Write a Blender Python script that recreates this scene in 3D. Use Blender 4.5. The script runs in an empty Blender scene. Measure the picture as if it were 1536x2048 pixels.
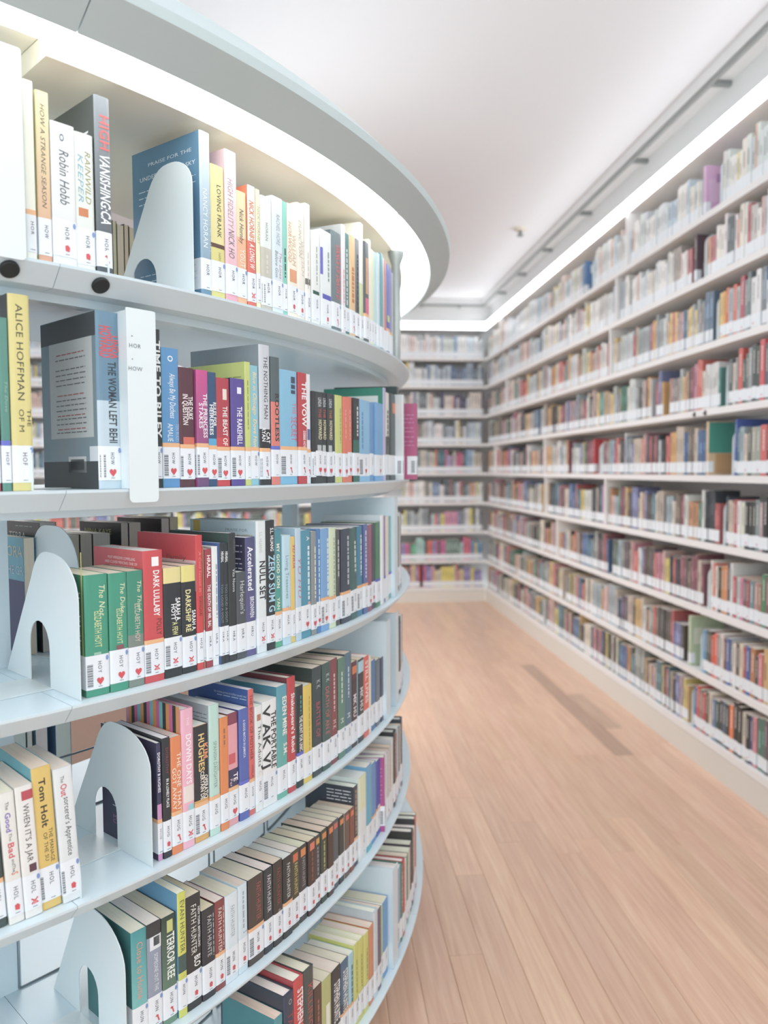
import bpy, bmesh, math, random
import numpy as np
from mathutils import Vector, Matrix

# ------------------------------------------------------------------ camera, world, lights, exposure
SC = bpy.context.scene
COL = SC.collection
EYE = 1.387
cam_d = bpy.data.cameras.new('camera')
cam = bpy.data.objects.new('camera', cam_d)
COL.objects.link(cam)
cam.location = (0, 0, EYE)
cam.rotation_euler = (Matrix.Rotation(math.radians(-5.0508), 3, 'Z') @ Matrix.Rotation(math.pi / 2 - 0.05465, 3, 'X') @ Matrix.Rotation(-0.0047, 3, 'Z')).to_euler()
cam_d.sensor_fit = 'VERTICAL'
cam_d.sensor_height = 32.0
cam_d.sensor_width = 24.0
cam_d.lens = 24.0
cam_d.clip_start = 0.05
cam_d.dof.use_dof = True
cam_d.dof.focus_distance = 1.30
cam_d.dof.aperture_fstop = 2.7
SC.camera = cam
SC.view_settings.view_transform = 'Standard'
SC.view_settings.look = 'None'
SC.view_settings.exposure = 0.22
SC.view_settings.gamma = 1.0
SC.view_settings.use_curve_mapping = False
SC.cycles.use_denoising = True
SC.cycles.max_bounces = 10
SC.cycles.diffuse_bounces = 6
SC.cycles.sample_clamp_indirect = 6.0

world = bpy.data.worlds.new('world')
SC.world = world
world.use_nodes = True
bg = world.node_tree.nodes['Background']
bg.inputs[0].default_value = (0.86, 0.95, 1.0, 1)
bg.inputs[1].default_value = 1.6

def area_light(name, loc, size, power, rot=(0, 0, 0), col=(1, 1, 1)):
    d = bpy.data.lights.new(name, 'AREA')
    d.shape = 'RECTANGLE'; d.size, d.size_y = size
    d.energy = power; d.color = col
    o = bpy.data.objects.new(name, d); COL.objects.link(o)
    o.location = loc; o.rotation_euler = rot
    return o
# unseen area lights added under the ceiling to brighten the room; no fixtures
area_light('added_fill_hall', (-0.6, -0.9, 3.10), (4.2, 2.6), 50, col=(0.95, 0.98, 1.0))
area_light('added_fill_aisle', (1.2, 0.6, 3.10), (0.7, 2.2), 10, col=(1.0, 0.99, 0.98))
area_light('added_fill_far', (-1.15, 5.1, 3.10), (1.5, 3.2), 105, col=(1.0, 0.99, 0.98))
area_light('added_fill_ring', (-3.4, 2.8, 3.10), (1.6, 2.4), 40, col=(0.97, 0.99, 1.0))
# upward lights added out of sight above the ring canopy to brighten the ceiling
for deg_, pw_ in ((-25, 1), (-5, 0.7), (15, 0.7), (35, 0.8), (55, 1.2), (75, 0.6), (95, 4)):
    a_ = math.radians(-57.6708 + deg_)
    area_light('added_uplight_ring', (-1.5698 + 1.72 * math.cos(a_), 2.4803 + 1.72 * math.sin(a_), 2.10), (0.26, 0.5), pw_, rot=(math.pi, 0, -a_), col=(0.99, 0.99, 1.0))

# ------------------------------------------------------------------ geometry constants (metres)
CX, CY = -1.5698, 2.4803            # centre of the ring-shaped bookcase
RING = 1.859                        # radius of its shelf fronts
PHI0 = math.radians(-57.6708)
SHELF_Z = {'A': 1.6670, 'B': 1.3610, 'C': 1.0611, 'D': 0.7749, 'E': 0.5017, 'F': 0.2005}
SHELF_R = {'A': RING, 'B': RING, 'C': RING, 'D': RING, 'E': RING, 'F': RING + 0.0375}
SHELF_ORD = {'A': 'top', 'B': 'second', 'C': 'third', 'D': 'fourth', 'E': 'fifth', 'F': 'bottom'}
WALL_X = 1.773                      # front of the long wall's shelves
BACK_Y = 7.93                       # front of the end wall's shelves
CEIL = 3.14
WALL_Z = [2.545, 2.258, 1.956, 1.658, 1.356, 1.048, 0.744, 0.438, 0.152]

def ring_pt(deg, r, z=0.0):
    a = PHI0 + math.radians(deg)
    return (CX + r * math.cos(a), CY + r * math.sin(a), z)

# ------------------------------------------------------------------ helpers
LIFT = 0.0
def lin(h):
    if isinstance(h, tuple): return h
    out = []
    for i in (0, 2, 4):
        c = int(h[i:i + 2], 16) / 255
        out.append(c / 12.92 if c <= 0.04045 else ((c + 0.055) / 1.055) ** 2.4)
    if LIFT:                                             # veiling haze mixed into the colours: paler, greyer, blacks lifted
        g = sum(out) / 3
        out = [0.026 + 0.96 * (v + (g - v) * LIFT) for v in out]
    return tuple(out)

class MB:
    """collects vertices, faces, face colours and material slots for one mesh"""
    def __init__(s): s.v = []; s.f = []; s.c = []; s.m = []
    def quad(s, a, b, c, d, col=(1, 1, 1), mi=0):
        n = len(s.v); s.v += [a, b, c, d]; s.f.append((n, n + 1, n + 2, n + 3)); s.c.append(col); s.m.append(mi)
    def poly(s, pts, col=(1, 1, 1), mi=0):
        n = len(s.v); s.v += pts; s.f.append(tuple(range(n, n + len(pts)))); s.c.append(col); s.m.append(mi)
    def box(s, x0, x1, y0, y1, z0, z1, col=(1, 1, 1), mi=0):
        n = len(s.v)
        s.v += [(x0, y0, z0), (x1, y0, z0), (x1, y1, z0), (x0, y1, z0), (x0, y0, z1), (x1, y0, z1), (x1, y1, z1), (x0, y1, z1)]
        for q in ((0, 3, 2, 1), (4, 5, 6, 7), (0, 1, 5, 4), (1, 2, 6, 5), (2, 3, 7, 6), (3, 0, 4, 7)):
            s.f.append(tuple(n + i for i in q)); s.c.append(col); s.m.append(mi)
    def mesh(s, name, mats, smooth=False):
        me = bpy.data.meshes.new(name)
        me.from_pydata(s.v, [], s.f)
        at = me.color_attributes.new('Col', 'FLOAT_COLOR', 'CORNER')
        buf = np.ones((len(me.loops), 4), np.float32)
        k = 0
        for f, c in zip(s.f, s.c):
            if len(c) == 3 and isinstance(c[0], (float, int)):
                buf[k:k + len(f), :3] = c
            else:
                for j, cc in enumerate(c): buf[k + j, :3] = cc
            k += len(f)
        at.data.foreach_set('color', buf.ravel())
        if any(s.m): me.polygons.foreach_set('material_index', s.m)
        for m in (mats if isinstance(mats, (list, tuple)) else [mats]): me.materials.append(m)
        if smooth: me.polygons.foreach_set('use_smooth', [True] * len(me.polygons))
        me.update()
        return me
    def build(s, name, mats, parent=None, smooth=False):
        o = bpy.data.objects.new(name, s.mesh(name, mats, smooth)); COL.objects.link(o)
        if parent: o.parent = parent
        return o

def tag(o, label=None, cat=None, group=None, kind=None):
    if label: o['label'] = label
    if cat: o['category'] = cat
    if group: o['group'] = group
    if kind: o['kind'] = kind
    return o
def empty(name, loc=(0, 0, 0), rz=0.0):
    o = bpy.data.objects.new(name, None); COL.objects.link(o)
    o.empty_display_size = 0.05; o.location = loc; o.rotation_euler = (0, 0, rz)
    return o

# ------------------------------------------------------------------ materials
def mat(name, base=None, rough=0.5, attr=False, noise=0.0, nscale=(40, 40, 40), emit=None, estr=0, coat=0.0, metal=0.0, bump=0.0, spec=0.5):
    m = bpy.data.materials.new(name); m.use_nodes = True
    nt = m.node_tree; b = nt.nodes['Principled BSDF']
    b.inputs['Roughness'].default_value = rough
    b.inputs['Metallic'].default_value = metal
    b.inputs['Coat Weight'].default_value = coat
    b.inputs['Specular IOR Level'].default_value = spec
    src = None
    if attr:
        a = nt.nodes.new('ShaderNodeVertexColor'); a.layer_name = 'Col'; src = a.outputs['Color']
    if noise > 0:
        tc = nt.nodes.new('ShaderNodeTexCoord'); mp = nt.nodes.new('ShaderNodeMapping'); nz = nt.nodes.new('ShaderNodeTexNoise')
        mp.inputs['Scale'].default_value = nscale; nz.inputs['Scale'].default_value = 1.0; nz.inputs['Detail'].default_value = 3
        nt.links.new(tc.outputs['Object'], mp.inputs['Vector']); nt.links.new(mp.outputs['Vector'], nz.inputs['Vector'])
        mr = nt.nodes.new('ShaderNodeMapRange'); mr.inputs['To Min'].default_value = 1 - noise; mr.inputs['To Max'].default_value = 1 + noise
        nt.links.new(nz.outputs['Fac'], mr.inputs['Value'])
        mx = nt.nodes.new('ShaderNodeMix'); mx.data_type = 'RGBA'; mx.blend_type = 'MULTIPLY'; mx.inputs['Factor'].default_value = 1
        if src: nt.links.new(src, mx.inputs['A'])
        else: mx.inputs['A'].default_value = (*lin(base), 1)
        nt.links.new(mr.outputs['Result'], mx.inputs['B']); src = mx.outputs['Result']
        if bump > 0:
            bp = nt.nodes.new('ShaderNodeBump'); bp.inputs['Strength'].default_value = bump; bp.inputs['Distance'].default_value = 0.001
            nt.links.new(nz.outputs['Fac'], bp.inputs['Height']); nt.links.new(bp.outputs['Normal'], b.inputs['Normal'])
    if src: nt.links.new(src, b.inputs['Base Color'])
    elif base: b.inputs['Base Color'].default_value = (*lin(base), 1)
    if emit:
        b.inputs['Emission Color'].default_value = (*lin(emit), 1); b.inputs['Emission Strength'].default_value = estr
    return m

M_SHELF = mat('white_shelf_enamel', 'd4e3ea', 0.32, noise=0.025, nscale=(6, 6, 6), spec=0.45)
M_WSHELF = mat('white_wall_shelf_paint', 'e9e8e8', 0.45, noise=0.02, nscale=(4, 4, 4))
M_SOFFIT = mat('cream_soffit_paint', 'eee9da', 0.5, noise=0.02, nscale=(5, 5, 5))
M_CANOPY = mat('grey_canopy_enamel', 'c2d0d2', 0.4, noise=0.02, nscale=(5, 5, 5))
M_LED = mat('light_diffuser', 'ffffff', 0.5, emit='fbfeff', estr=4.2)
M_LEDW = mat('light_strip_diffuser', 'ffffff', 0.5, emit='fafcff', estr=5.5)
M_BOOKEND = mat('pale_bookend_enamel', 'dde6e8', 0.38, noise=0.015, nscale=(8, 8, 8))
M_WIRE = mat('grey_steel_wire', '8a9399', 0.35, metal=0.7)
M_DARK = mat('black_rubber', '23292b', 0.6, noise=0.1, nscale=(90, 90, 90))
M_STEEL = mat('grey_steel_rail', '9aa09f', 0.4, metal=0.3, noise=0.03)
M_CEIL = mat('ceiling_plaster', 'eceff3', 0.9, noise=0.012, nscale=(1.5, 1.5, 1.5))
M_FASCIA = mat('fascia_paint', 'eaecec', 0.7, noise=0.015, nscale=(3, 3, 3))
M_WALL = mat('wall_plaster', 'eeeceb', 0.85, noise=0.015, nscale=(3, 3, 3))
M_PLINTH = mat('plinth_paint', 'dcd8d0', 0.55, noise=0.03, nscale=(3, 3, 3))
M_COVER = mat('printed_book_cover', None, 0.38, attr=True, noise=0.05, nscale=(60, 60, 25), coat=0.12, spec=0.4)
M_PAGES = mat('page_edges', None, 0.85, attr=True, noise=0.09, nscale=(900, 6, 6), bump=0.2)
M_LABEL = mat('label_paper', 'e6ebf0', 0.5, noise=0.02, nscale=(50, 50, 50), coat=0.1)
M_PRINT = mat('printed_ink', None, 0.5, attr=True)

LIFT = 0.18
# ------------------------------------------------------------------ lettering: glyphs of the built-in font, cached as flat meshes
GLYPH = {}
def glyph(ch, bold):
    key = (ch, bold)
    if key in GLYPH: return GLYPH[key]
    def make(body):
        cu = bpy.data.curves.new('glyph', 'FONT'); cu.body = body; cu.size = 1.0; cu.resolution_u = 2
        cu.offset = 0.022 if bold else 0.0
        ob = bpy.data.objects.new('glyph', cu); COL.objects.link(ob)
        dg = bpy.context.evaluated_depsgraph_get(); dg.update()
        me = bpy.data.meshes.new_from_object(ob.evaluated_get(dg))
        vs = [(v.co.x, v.co.y) for v in me.vertices]; fs = [tuple(p.vertices) for p in me.polygons]
        bpy.data.objects.remove(ob); bpy.data.curves.remove(cu); bpy.data.meshes.remove(me)
        return vs, fs
    vs, fs = make(ch) if ch != ' ' else ([], [])
    if ch == ' ': adv = 0.28
    else:
        bar = make('|')[0]; both = make(ch + '|')[0]
        adv = max(x for x, y in both) - max(x for x, y in bar)
    GLYPH[key] = (vs, fs, adv)
    return GLYPH[key]

def text_shapes(s, bold=False, shear=0.0, track=0.0):
    """list of (verts2d, faces) and total width, cap height about 0.7"""
    x = 0.0; out = []
    for ch in s:
        vs, fs, adv = glyph(ch, bold)
        if vs: out.append(([(vx + x + shear * vy, vy) for vx, vy in vs], fs))
        x += adv + track
    return out, max(x - track, 0.01)

def put_text(mb, s, col, fn, length, capw, bold=False, shear=0.0, track=0.0, fit=True, stop=None):
    """write s so that it runs `length` along and its caps are `capw` tall; fn(along, up) -> 3-D point"""
    shp, w = text_shapes(s, bold, shear, track)
    cap = 0.72 if s.upper() == s else 0.75
    sy = capw / cap; sx = sy
    if fit:
        sx = length / w
        sx = min(sx, sy * 1.9)
    used = sx * w
    for vs, fs in shp:
        if stop is not None and max(v[0] for v in vs) * sx + (length - used) / 2 > stop: continue   # hidden under the label
        n = len(mb.v)
        mb.v += [fn(vx * sx + (length - used) / 2, vy * sy) for vx, vy in vs]
        for f in fs: mb.f.append(tuple(n + i for i in f)); mb.c.append(col); mb.m.append(0)

# ------------------------------------------------------------------ books
KIND = {'M': dict(d=0.61, board=0.0007, over=0.0), 'T': dict(d=0.675, board=0.0008, over=0.0), 'H': dict(d=0.665, board=0.0026, over=0.003)}
PAGE = {'t': lin('f0dcc0'), 'w': lin('faf6ee')}
KINDWORD = {'M': 'pocket paperback', 'T': 'paperback', 'H': 'hardback'}
INK = lin('4a5560'); RED = lin('dd3b44'); STAMP = lin('6f93cf'); BAND = lin('f0b57c'); VBAND = lin('5a66d0')

def spine_colour(spec):
    """colour as a function of height 0..1; 'a/0.4/b' two fields, 'a~b' a fade"""
    if '~' in spec:
        a, b = spec.split('~'); a, b = lin(a), lin(b)
        return lambda t: tuple(b[i] + (a[i] - b[i]) * t for i in range(3)), [0, .25, .5, .75, 1]
    if '/' in spec:
        a, k, b = spec.split('/'); a, b, k = lin(a), lin(b), float(k)
        return lambda t: a if t > k else b, [0, k - 1e-4, k + 1e-4, 1]
    a = lin(spec)
    return lambda t: a, [0, 1]

def make_book(name, w, h, kind, pages, spine, cover, code, flags, segs, taper=1.0, rnd=random, far=False, depth=None, label_on=True, rear=False):
    K = KIND[kind]; d = depth or h * K['d'] * (0.96 + 0.08 * rnd.random()); bt = min(K['board'], w * 0.2); ov = K['over']
    root = empty(name)
    hw = w / 2 - 0.0005; hb = hw * taper
    bulge = (0.0024 if kind == 'H' else 0.0012) * min(1, w / 0.03) + 0.0003
    # spine profile (x, y) from the hinge of one board to the other
    prof = []
    for u in (-1, -.93, -.8, -.55, .55, .8, .93, 1): prof.append((hw * u, -bulge * (1 - abs(u) ** 6)))
    sc, stops = spine_colour(spine); cc = lin(cover)
    mb = MB()
    zs = [s * h for s in stops]
    for z0, z1 in zip(zs, zs[1:]):
        c0, c1 = sc(z0 / h), sc(z1 / h)
        for (xa, ya), (xb, yb) in zip(prof, prof[1:]):
            mb.quad((xa, ya, z0), (xb, yb, z0), (xb, yb, z1), (xa, ya, z1), (c0, c0, c1, c1))
    def wx(y): return hw + (hb - hw) * y / d            # half width at depth y: books wedge together on the curve
    for s in (-1, 1):                                    # boards, outside and inside faces with their edges
        o0, o1 = (s * hw, 0), (s * wx(d), d); i0, i1 = (s * (hw - bt), 0.0), (s * (wx(d) - bt), d)
        A, B = ((o1, o0) if s < 0 else (o0, o1))
        mb.quad((*A, 0), (*B, 0), (*B, h), (*A, h), cc)
        A, B = ((i0, i1) if s < 0 else (i1, i0))
        mb.quad((*A, 0), (*B, 0), (*B, h), (*A, h), cc)
        mb.quad((*o0, h), (*o1, h), (*i1, h), (*i0, h), cc)
        mb.quad((*o1, 0), (*i1, 0), (*i1, h), (*o1, h), cc)
    # spine thickness at the head
    mb.poly([(x, y, h) for x, y in prof] + [(hw - bt, bt, h), (-hw + bt, bt, h)], sc(1.0))
    mb.poly([(x, y + 0.0006, 0) for x, y in reversed(prof)], sc(0.0))
    mb.build('cover', M_COVER, root)
    pg = MB(); pc = PAGE[pages]; mixw = rnd.random() ** 2 if pages == 't' else 0; pc = tuple(pc[i] + (PAGE['w'][i] * .93 - pc[i]) * mixw for i in range(3)); pc = tuple(c * (0.93 + 0.12 * rnd.random()) for c in pc)
    zt = h - (ov if ov else 0.0006); y1 = d - (ov if ov else 0.0004); pw = hw - bt; pb = wx(y1) - bt
    sag = 0.0016 if kind == 'M' else 0.0
    pts = [(-pw, 0.0008), (pw, 0.0008), (pb, y1), (-pb, y1)]
    b0 = [(*p, ov) for p in pts]; t0 = [(*p, zt) for p in pts]
    if sag:
        pg.quad(t0[0], (0, 0.0008, zt - sag), (0, y1, zt - sag * .3), t0[3], pc); pg.quad((0, 0.0008, zt - sag), t0[1], t0[2], (0, y1, zt - sag * .3), pc)
    else: pg.quad(*t0, pc)
    pg.quad(*reversed(b0), pc)
    for i in range(4):
        j = (i + 1) % 4; pg.quad(b0[i], b0[j], t0[j], t0[i], pc)
    pg.build('page_block', M_PAGES, root)

    PX, PY = [q[0] for q in prof], [q[1] for q in prof]
    def on_spine(x, z, lift):                            # a point just in front of the spine
        return (x, float(np.interp(x, PX, PY)) - lift, z)
    # ---- lettering on spine and cover
    tx = MB(); cp = MB(); patches = []; panels = []
    for seg in segs:
        p = seg.split(','); s, col, st = p[0], lin(p[1]), p[6]
        if st[0] == 'C':                                 # on the side board: u0,u1 from fore-edge to spine, z centre, letter height
            u0, u1, zc, hh = map(float, p[2:6]); sgn = 1 if rear else -1
            def fn(a, up):
                yy = (u0 * d + a) if rear else ((1 - u0) * d - a)
                return (sgn * (wx(yy) + 0.0004), yy, zc * h + up - hh / 2)
            L = (u1 - u0) * d
            if s == '#':                                 # a plain printed field
                z0, z1 = zc * h - hh / 2, zc * h + hh / 2
                ya, yb = (u0 * d, u1 * d) if rear else ((1 - u0) * d, (1 - u1) * d)
                lay = 0.00010 + 0.00009 * min(len(panels), 2); pn_ = MB(); panels.append(pn_)
                pn_.quad((sgn * (wx(ya) + lay), ya, z0), (sgn * (wx(yb) + lay), yb, z0), (sgn * (wx(yb) + lay), yb, z1), (sgn * (wx(ya) + lay), ya, z1), col)
            elif s == '~':
                a = 0
                while a < L:
                    ln = min(rnd.uniform(.008, .02), L - a)
                    A, B, C_, D_ = fn(a, hh * .3), fn(a + ln, hh * .3), fn(a + ln, hh * .7), fn(a, hh * .7)
                    cp.quad(A, B, C_, D_, col); a += ln + .003
            else: put_text(cp, s, col, fn, L, hh, bold='b' in st)
            continue
        za, zb, xc, hf = map(float, p[2:6]); za *= h; zb *= h
        if st != 'q': hf = min(hf, .9); xc = max(-.47 + hf / 2, min(.47 - hf / 2, xc))
        xc *= w; cap = hf * w
        if st == 'q':                                    # printed patch
            x0, x1 = max(-hw * .995, xc - cap / 2), min(hw * .995, xc + cap / 2)
            cuts = sorted([x0, x1] + [q for q in PX if x0 < q < x1])
            pt_ = MB(); patches.append(pt_)
            for i in range(len(cuts) - 1):
                xa, xb = cuts[i], cuts[i + 1]
                pt_.quad(on_spine(xa, zb, .0002), on_spine(xb, zb, .0002), on_spine(xb, za, .0002), on_spine(xa, za, .0002), col)
        elif st == 'd':                                  # small print too fine to read
            z = za
            while z > zb:
                l = min(rnd.uniform(.004, .013), z - zb)
                a, b = xc - cap * .3, xc + cap * .3
                tx.quad(on_spine(a, z - l, .0003), on_spine(b, z - l, .0003), on_spine(b, z, .0003), on_spine(a, z, .0003), col); z -= l + .0025
        else:
            def fn(a, up): return (xc - cap / 2 + up, -bulge - .0002, za - a)
            put_text(tx, s, col, fn, za - zb, cap, bold=('b' in st or 's' in st), shear=0.22 if 'i' in st else 0.0, track=0.02, stop=(za - 0.0655) if label_on else None)
    if tx.f: tx.build('lettering', M_PRINT, root)
    if cp.f: cp.build('cover_print', M_PRINT, root)
    for q in patches: q.build('printed_patch', M_PRINT, root)
    for q in panels: q.build('printed_panel', M_PRINT, root)
    # ---- library label wrapped round the foot of the spine
    if label_on:
        jit = rnd.uniform(-.0025, .0025); z0, z1 = 0.0125 + jit, 0.062 + jit
        z1 = min(z1, h * .45)
        wrap = min(0.024, d * .3); lb = MB(); L_ = 0.0005; S_ = 0.00015
        pts = [(-(wx(wrap) + S_), wrap)] + [(x + (S_ if x > 0 else -S_ if x < 0 else 0) * (abs(abs(x) - hw) < 1e-6), y - L_) for x, y in prof] + [(wx(wrap) + S_, wrap)]
        W1 = (1, 1, 1)
        for (xa, ya), (xb, yb) in zip(pts, pts[1:]): lb.quad((xa, ya, z0), (xb, yb, z0), (xb, yb, z1), (xa, ya, z1), W1)
        lo = lb.build('spine_label', M_LABEL, root)
        if 'o' in flags or 'v' in flags:
            bb = MB(); bc = BAND if 'o' in flags else VBAND
            for (xa, ya), (xb, yb) in zip(pts, pts[1:]): bb.quad((xa, ya - .0001, z1 - .0005), (xb, yb - .0001, z1 - .0005), (xb, yb - .0001, z1 + .006), (xa, ya - .0001, z1 + .006), bc)
            bb.build('colour_band', M_PRINT, lo)
        if not far and code:
            cm = MB(); cap = min(0.0062, w * .3); xc = w * 0.08
            def fn(a, up): return on_spine(xc - cap / 2 + up, z1 - .009 - a, .0009)
            put_text(cm, code, INK, fn, .0175, cap, track=0.12)
            cm.box(xc - .003, xc + .003, -bulge - .0010, -bulge - .0008, z0 + .003, z0 + .0036, INK)
            if 'u' in flags:
                c = on_spine(hw * .8, z1 - .006, .0009)
                cm.poly([(c[0] + .0022 * math.cos(k * math.pi / 4), c[1] - (.0001), c[2] + .004 * math.sin(k * math.pi / 4)) for k in range(8)], STAMP)
            cm.build('call_letters', M_PRINT, lo)
        if any(k in flags for k in 'hgxm'):
            gm = MB(); s = min(0.0058, w * .34); xc = w * .08; zc = z0 + .0115
            if 'h' in flags:
                pts2 = []
                for k in range(20):
                    t = 2 * math.pi * k / 20
                    pts2.append((16 * math.sin(t) ** 3 / 17, (13 * math.cos(t) - 5 * math.cos(2 * t) - 2 * math.cos(3 * t) - math.cos(4 * t)) / 15))
                gm.poly([on_spine(xc + s * a, zc + s * b * 1.05, .0010) for a, b in reversed(pts2)], RED)
            elif 'g' in flags:
                for poly in ([(-.2, 1), (-.6, .55), (.15, .3), (.5, .7)], [(-.05, .35), (.3, .55), (.75, -.9), (.35, -1)]):
                    gm.poly([on_spine(xc + s * a, zc + s * b, .0010) for a, b in poly], RED)
            elif 'x' in flags:
                for a0 in (.7, -.7):
                    ca, sa = math.cos(a0), math.sin(a0)
                    gm.poly([on_spine(xc + s * (a * ca - b * sa), zc + s * (a * sa + b * ca), .0010) for a, b in ((-1, -.16), (1, -.16), (1, .16), (-1, .16))], RED)
                gm.poly([on_spine(xc + s * a, zc + s * b, .0012) for a, b in ((-.4, -.75), (.45, -.7), (.4, .05), (-.35, 0))], lin('e8838a'))
            else:
                gm.poly([on_spine(xc + s * a, zc + s * b, .0010) for a, b in ((-.5, -.6), (.45, -.8), (.6, .3), (.1, .8), (-.55, .55))], RED)
            gm.build('genre_sticker', M_PRINT, lo)
        if 'b' in flags:
            bm_ = MB(); z = z0 + .004; k = 0
            while z < z1 - .012:
                t = (.0005, .0011, .0007, .0016)[k * 7 % 4]
                if w > .03: xa, xb = -hw * .92, -hw * .45; bm_.quad(on_spine(xa, z, .0009), on_spine(xb, z, .0009), on_spine(xb, z + t, .0009), on_spine(xa, z + t, .0009), INK)
                else:
                    ya, yb = .013, .003
                    bm_.quad((-(wx(ya) + .0003), ya, z), (-(wx(yb) + .0003), yb, z), (-(wx(yb) + .0003), yb, z + t), (-(wx(ya) + .0003), ya, z + t), INK)
                    bm_.quad(on_spine(-hw * .98, z, .0009), on_spine(-hw * .7, z, .0009), on_spine(-hw * .7, z + t, .0009), on_spine(-hw * .98, z + t, .0009), INK)
                z += t + .0008; k += 1
            bm_.build('barcode', M_PRINT, lo)
    return root

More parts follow.
